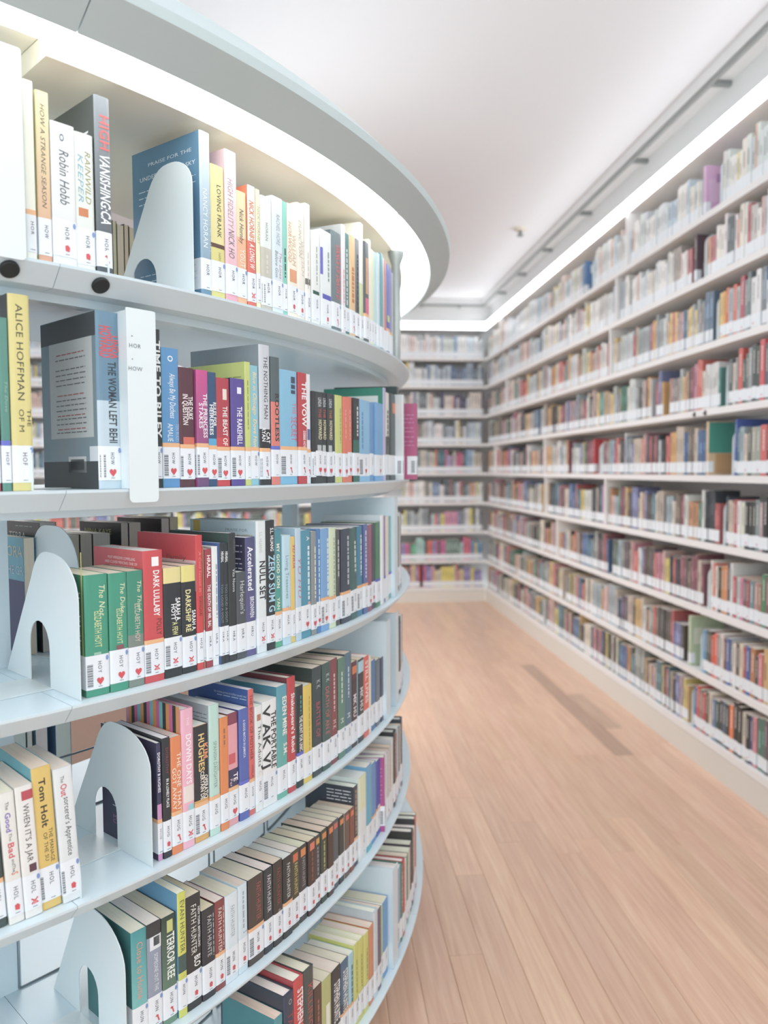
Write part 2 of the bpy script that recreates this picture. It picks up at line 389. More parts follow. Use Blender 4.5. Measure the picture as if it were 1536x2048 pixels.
def on_ring(o, deg, r, z, lean=0.0, out=True):
    o.location = ring_pt(deg, r, z)
    a = PHI0 + math.radians(deg)
    o.rotation_euler = (0, math.radians(lean), a + math.pi / 2 + (0 if out else math.pi))
ORD = 'first second third fourth fifth sixth seventh eighth ninth tenth eleventh twelfth thirteenth fourteenth fifteenth sixteenth seventeenth eighteenth nineteenth'.split()
def ordinal(n):
    if n <= 19: return ORD[n - 1]
    tens = {2: 'twent', 3: 'thirt', 4: 'fort', 5: 'fift'}[n // 10]
    return tens + ('ieth' if n % 10 == 0 else 'y-' + ORD[n % 10 - 1])
DATA = '''
@A first_marker
7.96 8.41 0.237 T w e9edd8~f0efe4 e6ecd2 HOR o colour=pale_green
8.45 9.03 0.228 T w e6dfa6~e0a080 e3d59a HOW - colour=yellow_and_apricot;HOW A STRANGE SEASON,6a5f4c,.93,.33,0,.34,i
9.03 10.10 0.194 T w dfe2e2 dfe2e2 HOR mu colour=white;o,5f7684,.93,.87,.02,.3,r|Robin Hobb,56606a,.82,.44,.05,.42,i
10.10 10.98 0.191 T w dde4dd d3e2da HOR mu colour=pale_mint;RAINWILD,a09a62,.88,.5,.18,.3,i|KEEPER,7fb0c0,.85,.5,-.2,.28,i|~,d07a3a,.46,.4,-.1,.5,q
11.00 11.77 0.250 H w 8b939a~43505a 47504f HOR g colour=charcoal_and_red;HIGH,e05a5a,.9,.7,.12,.6,s|VANISHING:CA,eef2f4,.68,.29,.1,.62,ib
@A bookend
16.69 17.40 0.262 H w cfe0ea~5f8fae 4f86a8 HOR - colour=blue;NANCY HORAN,e8f1f6,.66,.3,-.05,.42,r|UNDER THE WIDE SKY,b8d2df,.62,.28,.38,.2,r
17.41 18.38 0.218 T w e4d98f/.4/dcd67a e0a060 HOR u colour=yellow;LOVING FRANK,3b3a2e,.86,.47,.1,.3,r|-,5a3a2a,.42,.39,0,1,q|HAN,9a9a60,.36,.3,.1,.2,r
18.38 19.25 0.251 T w f2ecec~e79fb4 efc5c6 HOR u colour=pink_and_white;HIGH FIDELITY,b58d98,.82,.5,-.05,.45,i|NICK HO,77606c,.49,.3,0,.5,i
19.29 20.05 0.193 T w e9d9a8/.6/f0b58a e8dcc0 HOR u colour=cream_and_apricot;Nick Hornby,57493a,.85,.55,0,.45,i|YOUTH,f2efe0,.5,.3,.05,.5,r
20.05 20.69 0.209 T w f1eee6/.55/e2655a e8804e HOR x colour=white_and_orange;NICK HORNBY,df7a4c,.88,.55,0,.6,ib|A LONG WAY,f4ede4,.53,.28,0,.6,ib
20.69 21.06 0.208 T w efeac2 e9d88a HOR - colour=butter_yellow;NICK HORNBY,b7b07a,.86,.55,.1,.5,r
21.10 22.09 0.202 H w dfe6e4/.56/c4c2b4 dde7e5 HOR bu colour=pale_grey;HORAN,8c938f,.78,.62,0,.22,r|~,d5d5c9,.5,.34,0,.25,d
22.09 23.10 0.211 T w d3e2ea d3e2ea HOR u colour=pale_blue;RACHEL HORE,9aa0b0,.86,.6,.05,.35,i|Before Gone,7c8a94,.55,.3,-.1,.3,i|The Lines,b08aa0,.55,.32,.25,.25,i
23.10 23.53 0.210 T w 7fcfc0 7fcfc0 HOR - colour=turquoise;~,3c5a55,.6,.35,0,.5,d
23.53 24.53 0.211 T w efe9d6 ece5cf HOR mu colour=cream;HORWOOD,d8a276,.85,.5,-.25,.35,i|WILLIAM,d0b18c,.75,.48,.15,.35,i|~,e29a6a,.44,.33,.05,.7,q|DUN,b79a76,.31,.26,.1,.3,i
24.53 25.33 0.222 T w ece8da ece8da HOR mu colour=ivory;DUNCTON,b7ad94,.86,.55,-.1,.35,i|WILLIAM,c9c0a8,.7,.4,.2,.3,i
25.33 25.94 0.228 H w eeece4 eeece4 HOR - colour=white;~,6c6a66,.38,.33,0,.95,q|~,bdb8ac,.6,.3,0,.2,d
25.99 27.05 0.183 T w e4e9e6 dfe5e2 HOR - colour=white;~,9fb0a8,.85,.45,.1,.2,d|~,23594d,.38,.24,0,.7,q
27.05 28.46 0.195 T w dfe7e8 dfe7e8 HOR m colour=white;~,5a5ac8,.82,.55,-.4,.2,q|~,7f9a9a,.8,.5,.2,.2,d|~,4a4ec0,.36,.22,.05,.8,q
28.46 29.81 0.206 H w 6d7f86 55666c HOR gu colour=steel_grey;DANCE OF DEATH DAN,d8676a,.88,.27,.2,.45,ib
29.81 30.41 0.229 H w e6dde2 b9bcc0 HOR - colour=lilac_white;~,d8a0a4,.6,.3,0,.4,d
30.41 31.21 0.218 T w 3f7f80 4a8f8c HOR - colour=teal;~,cfe0dc,.85,.3,0,.4,d
31.21 32.15 0.220 T w e9c28c eadfc8 HOR g colour=apricot;~,c87a4c,.7,.35,0,.6,d
32.15 32.92 0.221 T w 8b9094~3c4449 6c7478 HOR - colour=grey_and_black;~,3a4246,.85,.3,0,.5,d
32.92 33.65 0.262 H w eef0e8/.5/cfdcae f2efe2 HOR - colour=white_and_lime
33.65 34.69 0.228 H w 5a6468 57605f HOR o colour=dark_green;~,dba070,.85,.5,0,.45,q|~,e0648a,.46,.3,0,.6,q
34.69 35.36 0.242 T w e8e6dc e8e6dc HOR - colour=ivory
35.36 35.95 0.225 T w e4e8c4 e4e8c4 HOR - colour=pale_lime
35.95 36.70 0.225 T w bfe0e0 bfe0e0 HOR - colour=pale_aqua
36.70 37.38 0.228 T w c9e0ea c9e0ea HOR - colour=ice_blue
37.38 38.24 0.234 T w 6aa6b0 6aa6b0 HOR - colour=teal
38.24 38.87 0.232 T w cfe4e8 cfe4e8 HOR - colour=ice_blue
38.87 39.54 0.229 T w db7a7a db7a7a HOR - colour=rose_red
39.54 40.64 0.227 T w 5f74c8/.4/4a52c0 88c8c0 HOR o colour=cobalt_blue;~,c8e070,.45,.38,0,.7,q
40.64 41.69 0.223 T w 8f88c0 8f88c0 HOR o colour=violet
41.69 42.89 0.222 T w dfe8e0 dfe8e0 HOR - colour=pale_mint
42.89 44.04 0.227 T w e8a0a8 e8a0a8 HOR - colour=pink
44.04 45.45 0.226 T w eae2cc eae2cc HOR - colour=cream
@B first_marker
6.24 6.69 0.222 T w b0485a b0485a HOF - colour=crimson
6.71 7.12 0.227 H w 4f8f80 2f4640 HOF v colour=sea_green;The Dove,8fb8a8,.75,.35,.15,.3,i
7.12 8.01 0.260 H w dccf7a 2e332f HOF u colour=mustard_yellow;ALICE HOFFMAN,3a3a30,.95,.46,.0,.32,r|THE,4a4836,.42,.33,.32,.18,r|OF M,3f3e30,.42,.3,-.02,.24,r
10.82 11.97 0.255 H w 5f8aa4/.5/b9cfdc 7d97a3 HOW hbu colour=storm_blue;LINDA,e03a46,.87,.74,.28,.3,s|HOWARD,e03a46,.92,.74,-.1,.5,s|THE WOMAN LEFT BEHI,2b3946,.72,.26,.15,.34,b
@B marker
13.75 14.23 0.242 T w 2c3136 2c3136 HOW u colour=black;TIME TO RILEY,e4e8ea,.93,.32,.25,.7,b
14.23 15.25 0.216 T w 4a94cc 53b8ae HOW ohb colour=sky_blue;o,eef4f8,.95,.9,.1,.5,r|Always Be My Duchess,f2f6f8,.82,.5,.12,.36,i|AMALIE,eaf2f6,.46,.33,-.05,.32,r|TEN RULES,a8cce8,.46,.33,.35,.2,r
15.25 16.18 0.189 M w 5a2f3c c8333f HOW ohb colour=maroon;THE DUKE,efe6e4,.76,.57,.22,.3,b|IN QUESTION,efe6e4,.78,.52,-.12,.34,b|~,d8644c,.42,.3,.1,.8,q
16.22 17.00 0.188 M w cf3f8f~6a4a78 b0408a HOW ohb colour=magenta;THE PRINCESS,f0e4ee,.8,.42,.22,.34,b|STAKES,f0e4ee,.72,.5,-.14,.32,b
17.03 17.64 0.187 M w 27507a 2f5f86 HOW oh colour=navy_blue;RULES FOR,f0f2f4,.74,.53,.25,.36,b|HEIRESSES,f0f2f4,.72,.45,-.12,.4,b|~,3fa8d8,.42,.34,0,.9,q
17.64 18.60 0.180 M w b83244/.45/d0343e 8a2c40 HOW ohb colour=scarlet;THE BEAST OF BE,efe6e0,.74,.3,.12,.34,b|~,e8d8cc,.9,.8,.1,.3,q
18.60 19.66 0.182 M w 54449c 2f2a4c HOW ohb colour=purple;THE RAKEHELL OF,eceaf4,.74,.3,.12,.36,b|~,e8e8f4,.92,.86,.1,.3,q
19.66 20.13 0.213 T w c9d472 c9d472 HOW o colour=lime_green;~,8a9448,.85,.45,0,.2,d
20.13 20.83 0.209 T w 84c4d4 84c4d4 HOW ou colour=light_blue;Blue in Chicago  Dove Hun,f0d8a4,.95,.32,.05,.42,ib
20.83 21.77 0.248 H w c9ced6/.4/2c3136 8f9ba4 HOW ogb colour=silver_grey;THE NOTHING MAN,3c4248,.92,.47,.05,.36,r|CAT,f0f2f4,.38,.3,.22,.34,b|RYAN,f0f2f4,.41,.31,-.18,.34,b
21.77 22.59 0.230 T w 55666a/.65/e47a6c 4a5a5e HOW v colour=grey_and_coral;ROOTLESS,3a3634,.72,.34,.15,.42,b
22.63 24.35 0.211 T w 7fc0e0~6fb8dc 5aa8cc HOW ogb colour=sky_blue;THE,d87a94,.72,.62,.3,.22,r|SECRET,d8587a,.6,.38,.3,.34,r|~,3a4a66,.95,.8,.25,.4,d
24.35 25.31 0.211 T w c3343f b02f3a HOW og colour=crimson;THE VOW,f3eeee,.92,.52,.15,.5,b|DEBBIE HOWEL,f0e4e4,.48,.29,.15,.28,b
25.31 25.82 0.211 T w e3e8ee e3e8ee HOW og colour=white;~,5a64a0,.5,.4,0,.6,q
25.82 26.28 0.180 M w 30353a 30353a HOW b colour=black
26.28 27.07 0.180 M w 3a4346 3a4346 HOW h colour=charcoal;LINDA,c8d0d0,.94,.84,.1,.5,b|THE,c04a4a,.82,.72,.1,.4,b|HOWARD,e0d8a8,.7,.48,.15,.5,b|~,b8c0c0,.42,.32,0,.6,q
27.07 27.76 0.181 M w 343d40 343d40 HOW h colour=charcoal;LINDA,c8d0d0,.94,.84,.1,.5,b|THE,c04a4a,.82,.72,.1,.4,b|HOWARD,e0d8a8,.7,.48,.15,.5,b|~,b8c0c0,.42,.32,0,.6,q
27.76 28.50 0.181 M w 3a4347 3a4347 HOW h colour=charcoal;LINDA,c8d0d0,.94,.84,.1,.5,b|THE,c87a3a,.82,.72,.1,.4,b|HOWARD,e0d8a8,.7,.48,.15,.5,b|~,b8c0c0,.42,.32,0,.6,q
28.50 28.84 0.180 M w 3c4650 3c4650 HOW - colour=slate
28.84 29.94 0.181 M w cdd676 c4cf6c HOW h colour=lime_green;~,8a9448,.85,.45,.2,.15,d
29.94 30.72 0.180 M w e4755c e4755c HOW h colour=coral;~,f0c0b0,.85,.5,0,.2,d
30.72 31.46 0.182 M w e4755c e4755c HOW h colour=coral;~,f0c0b0,.85,.5,0,.2,d
31.46 32.61 0.182 M w 33393f/.5/2f7060 33393f HOW h colour=black_and_green;~,d8e0dc,.9,.55,.1,.3,d
32.61 34.85 0.182 M w 7fbde4 6fb0dc HOW hb colour=light_blue;~,5a94c4,.85,.4,-.2,.2,d
34.85 35.78 0.181 M w 5a98d0 5a98d0 HOW - colour=blue
35.90 38.06 0.184 M w 66aae0 66aae0 HOW h colour=blue
38.06 38.84 0.225 H w b8b4d8 1f8a72 HOW - colour=lilac_and_green
38.84 40.06 0.216 T w dcdcd4/.5/50585a dcdcd4 HOW - colour=ivory_and_grey;~,3a4244,.8,.4,0,.5,d
40.06 43.19 0.218 H w 34484a 34484a HOW - colour=dark_teal;~,e08050,.9,.78,.1,.6,q
43.19 44.75 0.245 H w 2f4448 2f4448 HOW o colour=dark_teal
@C bookend
10.00 11.15 0.177 M t 2f9a7c 25805f HOY hbu colour=emerald_green;The Not,e4e6b8,.92,.66,.25,.26,i|ELIZABETH HOYT,dfe6a0,.7,.4,.05,.3,n|~,8fc8b0,.36,.34,.0,.5,d
11.15 12.10 0.176 M t 2f9a7c 2a8a68 HOY hu colour=emerald_green;The Duke,e4e6b8,.92,.66,.25,.26,i|ELIZABETH HOYT,dfe6a0,.7,.4,.05,.3,n|~,8a4a54,.39,.35,.05,.4,q
12.10 12.97 0.176 M t 2f8f74/.45/7a8a80 2a8a68 HOY hu colour=emerald_green;The Thief,e4e6b8,.92,.66,.25,.26,i|ELIZABETH HOYT,d8c8b8,.72,.36,.1,.32,n
12.97 14.09 0.204 T w d33a42 d6404a HOY oxb colour=red;DARK LULLABY,f6ecec,.85,.5,.15,.3,b|POLLY H,6a2a30,.48,.31,.25,.26,r|~,f4eeee,.95,.88,.1,.35,q
14.09 15.16 0.174 T t e6d88a/.86/262d33 262d33 HOY xbu colour=black;SARAH A.,f0f2f2,.72,.5,.28,.26,b|HOYT,f0f2f2,.67,.52,.02,.24,b|A FEW G,d8d88a,.5,.34,.1,.3,b
15.16 16.07 0.174 T t e8da78/.85/252b31 252b31 HOY xu colour=black_and_yellow;DARKSHIP RENE,ece09a,.78,.3,-.05,.36,b|SARAH A. HO,f0f2f2,.58,.3,.32,.26,b
16.10 16.56 0.221 T w d63338 d8404a HOZ - colour=bright_red;A Cold Season in,e88a80,.88,.58,.1,.4,i|SHANGHAI,7a1c20,.55,.4,.1,.45,r
16.56 16.66 0.201 T t b08a68 b08a68 HRA - colour=tan
16.66 17.13 0.197 T w a33340 a33340 HRA - colour=maroon;HRABAL,f2e8e8,.95,.76,.05,.5,b|THE DEATH OF MR. BALTISBER,f0e0e0,.7,.24,.05,.45,b
17.13 17.58 0.200 T w e6eaea b7c3c4 HRA - colour=white;~,8a9298,.85,.4,.2,.25,d
17.58 17.90 0.205 T w 2f383d 3a6ab0 HRA - colour=black_and_blue;HRABAL,e8ecee,.93,.84,.2,.6,b|TOO LOUD A SOLITUDE,8a969c,.66,.27,0,.5,r
17.90 18.22 0.204 T w 2a3338 3a4a6a HRA - colour=black;HRABAL,e8ecee,.93,.84,.2,.6,b|TOO LOUD A SOLITUDE,8a969c,.66,.27,0,.5,r
18.22 18.78 0.220 T w 2f3538 3f5a54 HRA - colour=black;HRABAL,6a7478,.95,.84,.3,.3,r|Vita Nuova,dfe4e6,.72,.54,.2,.36,r
18.78 19.54 0.151 T w 4b5359 4b5359 HRA - colour=grey;Harlequin's Millio,ccd2d4,.9,.3,.1,.45,r
19.54 20.35 0.209 T w 4d4f80~5c5a92 3d3a5c HRU - colour=indigo;Accelerated,f2f2f6,.92,.55,0,.55,b|BRONWEN HRU,e0e0ea,.5,.24,.1,.4,b
20.35 21.19 0.236 T w dfe8ea bcd0da HUA x colour=white;S.L. HUANG,c0c4b4,.92,.76,-.05,.3,r|NULL SET,23282c,.7,.4,.1,.6,b
21.19 21.99 0.236 T w 2b3338 2b3338 HUA x colour=black;S.L. HUANG,f2f4f4,.94,.76,.15,.35,b|ZERO SUM GA,a9d8ec,.73,.24,.1,.68,b
21.99 22.64 0.218 T w 3f8ea0~4fb28c 3f8ea0 HUA o colour=teal_and_green;MY GOOD SON,f2efd8,.88,.5,0,.42,b|YANG,f0ead0,.42,.28,0,.4,b
22.64 23.46 0.205 T w b7dcea b7dcea HUA o colour=pale_blue;Living Treasures,7c98a8,.82,.42,.05,.4,r|Yang,88a4b4,.36,.28,.05,.35,r
23.46 23.92 0.201 T w e8c860 c8c8dc HUA - colour=yellow;YU HUA,c85a6a,.93,.7,.4,.5,ib
23.92 24.54 0.216 T w b8d2e4 a8c8dc HUA - colour=powder_blue;YU HUA,b87a9a,.75,.3,.2,.55,i
24.54 25.65 0.210 T w 3f96b0 3a8ea8 HUA h colour=teal_blue;A,e8f0f2,.94,.9,.2,.3,r|~,dfe8ea,.85,.35,.25,.3,d|~,d8a0a0,.33,.26,.3,.3,q
25.65 26.29 0.206 T w 8c9496 7f8a8c HUA h colour=grey;~,e4e0cc,.85,.35,.2,.35,d
26.29 26.77 0.209 T w 3f7fbc 3f7fbc HUA h colour=blue;~,d4e4f0,.9,.3,.1,.45,d
26.77 27.86 0.208 T w 6fa8dc 5a98d0 HUA hbo colour=light_blue;~,d8e8f4,.9,.3,.3,.3,d
27.86 28.82 0.207 T w d4e4c0 cfe0d0 HUA ho colour=pale_green;~,9aa88a,.9,.3,.2,.25,d
28.82 29.47 0.200 T w 4f5a58 4f5a58 HUA - colour=dark_grey;~,c8d0cc,.9,.5,.1,.4,d
29.47 30.96 0.201 T w 38485a 46324a HUG ob colour=midnight_blue;~,b8c4cc,.92,.4,.2,.25,d
30.96 32.18 0.200 T w 3f6a68 3a5f60 HUG b colour=bottle_green lean=-2;~,c4d4c8,.85,.5,.2,.35,d
32.18 33.22 0.201 T w 2f86a4 2a7a98 HUG ob colour=ocean_blue;~,d8e8ec,.9,.45,.2,.35,d
33.22 34.14 0.203 T w 566aa8 4a4a8a HUG o colour=blue_violet;~,e0e4f0,.93,.4,0,.35,d
34.14 35.02 0.200 T w 9a5a70 9a5a70 HUG h colour=plum
35.02 35.98 0.200 T w 4c4860 4c4860 HUG h colour=dark_plum
35.98 37.16 0.202 T w 4a8a68 4a8a68 HUG v colour=leaf_green
37.16 38.04 0.217 H w e6ecec d0dee2 HUG - colour=white
38.04 38.66 0.213 T w 7a70b8 7a70b8 HUG v colour=lavender
38.66 39.87 0.209 T w e8dcc8/.55/e4e0d4 e0b070 HUG - colour=cream_and_orange
39.87 41.26 0.209 T w 70b0b0 e0c070 HUG v colour=aqua
41.26 42.95 0.211 H w dce4e6 dce4e6 HUG - colour=white
42.95 44.13 0.209 T w 3f7a70 9a4a6a HUG - colour=dark_green
@D first_seam lean
5.80 6.40 0.177 T t 3a4a48 2f3c3c HOL o colour=dark_green lean=-3
6.42 7.07 0.183 M t e4e2dc d8d6cc HOL m colour=white lean=-3;The,3a3430,.93,.87,0,.24,r|Good,7a5ab8,.85,.7,0,.36,b|The,3a3430,.69,.63,.05,.2,r|Bad,d8505a,.62,.5,.05,.4,b|andThe,3a3430,.49,.39,.1,.22,r|SMUG,e08060,.39,.27,.12,.4,b
7.07 7.82 0.186 M t e6e4e0 dcdad2 HOL xu colour=white lean=-3;WHEN IT'S A JAR,2f2a2c,.86,.42,.05,.34,r|~,5a3040,.4,.34,.15,.4,q|To,2f2a2c,.32,.27,.2,.34,r|~,c03a4a,.96,.89,.2,.7,q
7.82 8.69 0.204 M t e2bf58 4aa8b8 HOL bu colour=yellow_and_turquoise lean=-3;Tom Holt,3a3224,.92,.58,.0,.34,b|THE MANAGEMENT,5a4a28,.56,.22,.22,.2,r|OF THE SUPREME B,5a4a28,.54,.18,-.05,.2,r
8.69 9.55 0.196 M t dde2e4 cfd4d4 HOL mbu colour=white lean=-3;The,3a4a44,.94,.89,-.05,.2,r|Out,d8505a,.88,.79,.0,.34,b|sorcerer's Apprentice,33393c,.78,.34,.1,.32,r|M T,4fb0a8,.32,.22,.15,.4,b
@D bookend
13.50 13.79 0.188 T w 34335a/.48/d08ac0 2d2c50 HUG o colour=navy_and_pink depth=.158;DOROTHY B HUGHES,e8e8f0,.92,.58,0,.5,b
13.79 14.28 0.193 T w 272b32 272b32 HUG m colour=black;DOROTHY,a03a40,.92,.7,.1,.3,r|IN A LONELY PLACE,e8eaea,.66,.42,.1,.32,b
14.28 14.95 0.190 M t e8813f e8813f HUG og colour=orange;THE ONE THAT,f6ecdc,.86,.36,.22,.36,r|GOT AWAY,f6ecdc,.74,.38,-.2,.36,r
14.95 15.74 0.229 H w efadc2 e890b0 HUG x colour=pink;THE,f8e8ec,.94,.88,.0,.2,r|DOWN DAYS,f8ecf0,.82,.46,.05,.42,b|~,e8dcd4,.45,.33,.05,.9,q|~,8fd0d8,.31,.21,.2,.5,q
15.74 16.69 0.194 M w e0a850 2b2d31 HUG obg colour=black_and_gold;~,26292e,1,.36,0,1,q|KIM,e8905c,.84,.7,.3,.32,b|HUGHES,ecca78,.93,.6,.02,.4,b|OPERATION,f0e8d8,.56,.32,.3,.26,b|CERTAIN DEATH,f0e8d8,.6,.27,.05,.26,b
16.69 17.42 0.222 T w b9ded2 a7b8be HUG o colour=mint;THE,9abab0,.56,.48,.3,.2,r|SPANISH DAUGHTER,7c9a94,.72,.36,.05,.32,r
17.42 18.03 0.195 T w e8853c e8853c HUG - colour=tangerine;~,a8683a,.9,.74,0,.3,d
18.03 18.81 0.196 T w 8c3a52/.9/e89ca4 3f3a5e HUG oh colour=pink_and_plum;~,3f3a5e,.5,.26,0,1,q|~,d8505c,.64,.55,-.1,.6,q|TEN,f6eef0,.46,.33,.22,.4,b|Pernille,f0c8d0,.42,.26,-.2,.26,r
18.81 19.60 0.197 T w 4b62b4 3f54a4 HUG v colour=cobalt_blue;A GOOD MATCH IN JAMAICA,d8e0f0,.9,.56,.0,.22,b
19.60 20.08 0.226 T w e0605a 2558a4 HUG o colour=coral_and_blue;THE BOOK OF MOTHER,7a2a2a,.96,.44,0,.5,r|VIOLAINE,9a3a38,.4,.24,.1,.35,r
20.08 20.71 0.192 T w e4e8e6 dcdfdc HUG - colour=white;The Adults,4a5054,.82,.42,.1,.45,r|Caro,b0b6b6,.38,.3,.1,.3,r|~,b87a5a,.92,.86,0,.5,q
20.71 22.00 0.195 T w e8eaea e4e6e6 HUG bu colour=white_patterned;THE PORTABLE,2a2d30,.88,.34,.25,.34,b|V AK VJ,2e3236,.95,.36,-.22,.5,b
22.00 23.00 0.212 T w 4fa0b4~5fbaa4 3a88a0 HUL - colour=teal;EDEN MINE,f4f2e6,.9,.55,.22,.4,b|S.M. HU,f0eee2,.48,.26,.25,.34,b
23.00 23.85 0.221 H w c8343c 7a2430 HUL u colour=red;Shakespeare's Rebel,f4eaea,.86,.34,.1,.42,b|CC,c88a6a,.28,.24,.1,.34,r
23.85 24.59 0.198 T t 2c3236 2f8a80 HUM v colour=black_and_teal;THE HUNT FOR UNICOR,eef0ee,.7,.3,.1,.45,b|~,3fa0a0,.9,.72,.1,.3,d
24.59 25.60 0.192 M t e6c94c e0c040 HUM - colour=yellow;~,b0963a,.88,.3,.15,.14,d
25.60 26.74 0.220 T t 3a4a4e 36443f HUM u colour=dark_slate;K K,b8c4c4,.88,.8,.1,.4,r|BATTLE OF KI,c8525a,.68,.27,.05,.4,r
26.74 27.84 0.220 T t 43605c 38504c HUM u colour=forest_green;K K,c0ccc8,.9,.82,.1,.4,r|DEATH OF AN EN,d86a6a,.78,.28,.05,.42,r
27.84 28.88 0.220 T t 8a4448 7a3c40 HUM u colour=brick_red;~,d8c0bc,.86,.5,0,.3,d|M K H,e8d8d4,.42,.28,0,.4,r
28.88 29.93 0.215 T t 5c8a78 3f5a50 HUM u colour=sage_green;~,d8e4dc,.86,.55,0,.25,d|M K,e4ece8,.4,.28,0,.4,r
29.93 31.06 0.218 T t 54788c 3f5560 HUM u colour=steel_blue;~,d0dce4,.86,.55,0,.25,d|M K,e4ece8,.4,.28,0,.4,r
31.06 32.12 0.190 M t 6a3338/.8/4a3a3c 3a3032 HUM - colour=dark_red;~,e07a3a,.95,.86,0,.7,q|MK HUM,e8e0de,.62,.28,.05,.5,b
32.12 33.26 0.188 M t 3c3f44 a0c8d8 HUM - colour=charcoal;~,a8d4e4,.98,.84,0,.9,q|MK HUM,d8dadc,.66,.3,.05,.5,b
33.26 34.31 0.186 T w e85f4c e85f4c HUM - colour=coral_red;STILL LIVES,f8ece4,.95,.42,0,.5,b
34.31 34.75 0.181 T t e4dcc4 e4dcc4 HUM - colour=cream
34.75 35.82 0.165 M t 3f7ab0 3f6a94 HUM - colour=blue
35.82 36.86 0.160 M t 6a7484 6a7484 HUN - colour=slate
36.86 37.87 0.157 M t 3a4460 3a4460 HUN - colour=navy
37.87 38.82 0.156 M t 343a5c 343a5c HUN - colour=navy
@E bookend
11.86 12.73 0.181 M t 2f9aa0~7fd0cc 1f6f70 HUN u colour=aqua depth=.135;Close to Home,e89a78,.9,.4,.05,.4,r|CARA,d8ecec,.38,.26,.3,.26,r
12.73 13.58 0.180 M t 2f3438/.88/8f9ab0 24282c HUN gu colour=grey_and_black;~,dfe6ea,.88,.76,.1,.8,q|~,2a2d30,.87,.79,.15,.4,q|SOMEONE OUT THERE CAT,e0e6ea,.72,.26,.1,.26,r
13.58 14.45 0.178 M t 2c4038~6a9478 22302c HUN gu colour=dark_green;TERROR REED,ecf2ec,.84,.36,.1,.5,b|~,c8d070,.96,.85,.05,.4,q
14.45 15.00 0.207 T w d4d84c 4f98c4 HUN u colour=yellow;EVAN HUNTER,5a5a34,.94,.52,.05,.5,r|~,3a5a54,.5,.36,0,.95,q|THE SHE WA,7a7a3c,.33,.22,.1,.3,r
15.00 15.97 0.191 M t 2b2d30 2b2d30 HUN mu colour=black;NEW YORK BESTSELLING,e4e6e6,.88,.52,.34,.14,b|FAITH HUNTER,e6e6da,.92,.48,.0,.36,r|BLOOD IN,f0f2f0,.46,.2,.2,.4,b
15.97 16.88 0.155 M t 2d2f36 2d2f36 HUN m colour=black;FAITH HUNTER,c8ccd0,.92,.42,.05,.32,r|~,aab0b4,.92,.45,.34,.12,d
16.88 17.59 0.156 M t 8c3b3a 8c3b3a HUN om colour=brick_red;FAITH HUNTER,ece0d4,.92,.42,.0,.36,r|~,d8b8b0,.92,.45,.34,.14,d|TR,f2e8e0,.36,.28,.2,.5,b
17.59 18.56 0.156 M t d8e6ee d0e2ec HUN mb colour=white;FAITH HUNTER,98a8b0,.86,.5,.05,.3,r|COL,5a666c,.44,.3,.25,.5,b
18.56 19.30 0.159 M t cfe2ec cfe2ec HUN m colour=ice_white;~,9ab0bc,.92,.5,.05,.25,d|SHATT,78888f,.46,.3,.2,.4,r
19.34 20.63 0.158 M t 4a3c36 26343a HUN ombu colour=black_and_brown;FAITH HUNTER,b05a50,.92,.48,.15,.3,r|FIM,f0eeea,.4,.28,.3,.4,b
20.63 21.42 0.158 M t 2c363e 2c363e HUN m colour=blue_black;FAITH HUNTER,e0e6ea,.92,.48,.05,.4,r|DAR,f0f2f2,.42,.28,.2,.5,b
21.42 22.30 0.159 M t 3b332f 2c2f31 HUN mu colour=dark_brown;FAITH HUNTER,a0483f,.92,.48,.05,.34,r|~,8a7a70,.42,.3,.1,.4,d
22.30 23.23 0.155 M t 2e3030 2e3030 HUN om colour=black;FAITH HUNTER,dde0dc,.92,.48,.05,.34,r
23.23 24.06 0.154 M t 4a4630 3c3a30 HUN m colour=olive_brown;~,d86a3c,.96,.86,0,.6,q|FAITH HUNTER,d8cc70,.84,.4,.05,.4,r
24.06 24.93 0.152 M t 3c3a3a 33383c HUN m colour=charcoal;~,e08a3c,.96,.86,0,.6,q|FAITH HUNTER,a8a8a4,.84,.42,.05,.34,r|BLO,f2f2ee,.38,.27,.2,.5,b
24.93 25.80 0.152 M t 4a3028 33302e HUN m colour=dark_brown;~,e87a5a,.96,.86,0,.6,q|~,8a5a40,.84,.45,0,.3,d|BLO,f2f2ee,.38,.27,.2,.5,b
25.80 26.46 0.149 M t 3f4248 3f4248 HUN m colour=dark_grey;~,d8a03c,.96,.88,0,.6,q|~,a0a4a8,.84,.45,0,.3,d
26.46 27.29 0.151 M t 3a4638 3a4638 HUN m colour=dark_green;~,d8883c,.96,.88,0,.6,q|~,b8b470,.84,.45,0,.3,d
27.29 28.10 0.151 M t 4a332a 3a302c HUN m colour=dark_brown;~,e8823c,.96,.88,0,.6,q|BLO,f0f0ea,.36,.27,.2,.5,b
28.10 28.95 0.148 M t 4f5a68 444a52 HUN m colour=slate;~,d86a5a,.96,.88,0,.6,q|BLO,f0f0ea,.36,.27,.2,.5,b
28.95 29.78 0.145 M t 2f3434 2f3434 HUN m colour=black;~,e8883c,.96,.88,0,.6,q|BLO,f0f0ea,.36,.27,.2,.5,b
29.78 30.58 0.143 M t 6a5244 cfcac0 HUN m colour=brown;~,e06a50,.96,.88,0,.6,q
30.58 31.34 0.142 M t 8a4838 6a3c34 HUN m colour=rust;~,e8823c,.96,.88,0,.6,q
31.34 32.06 0.182 T w 3a4050/.3/34405a 333c4c HUN o colour=navy;~,c0906a,.95,.4,0,.5,d
32.06 33.52 0.193 T w e0e8c0/.6/dfe8e8 dce8e4 HUN - colour=pale_lime
33.52 34.72 0.201 T w 5aa8d8~3fb8c8 6ab0d8 HUN - colour=sky_blue
34.72 35.92 0.191 T w 4a90d0 4a90d0 HUN o colour=azure_blue
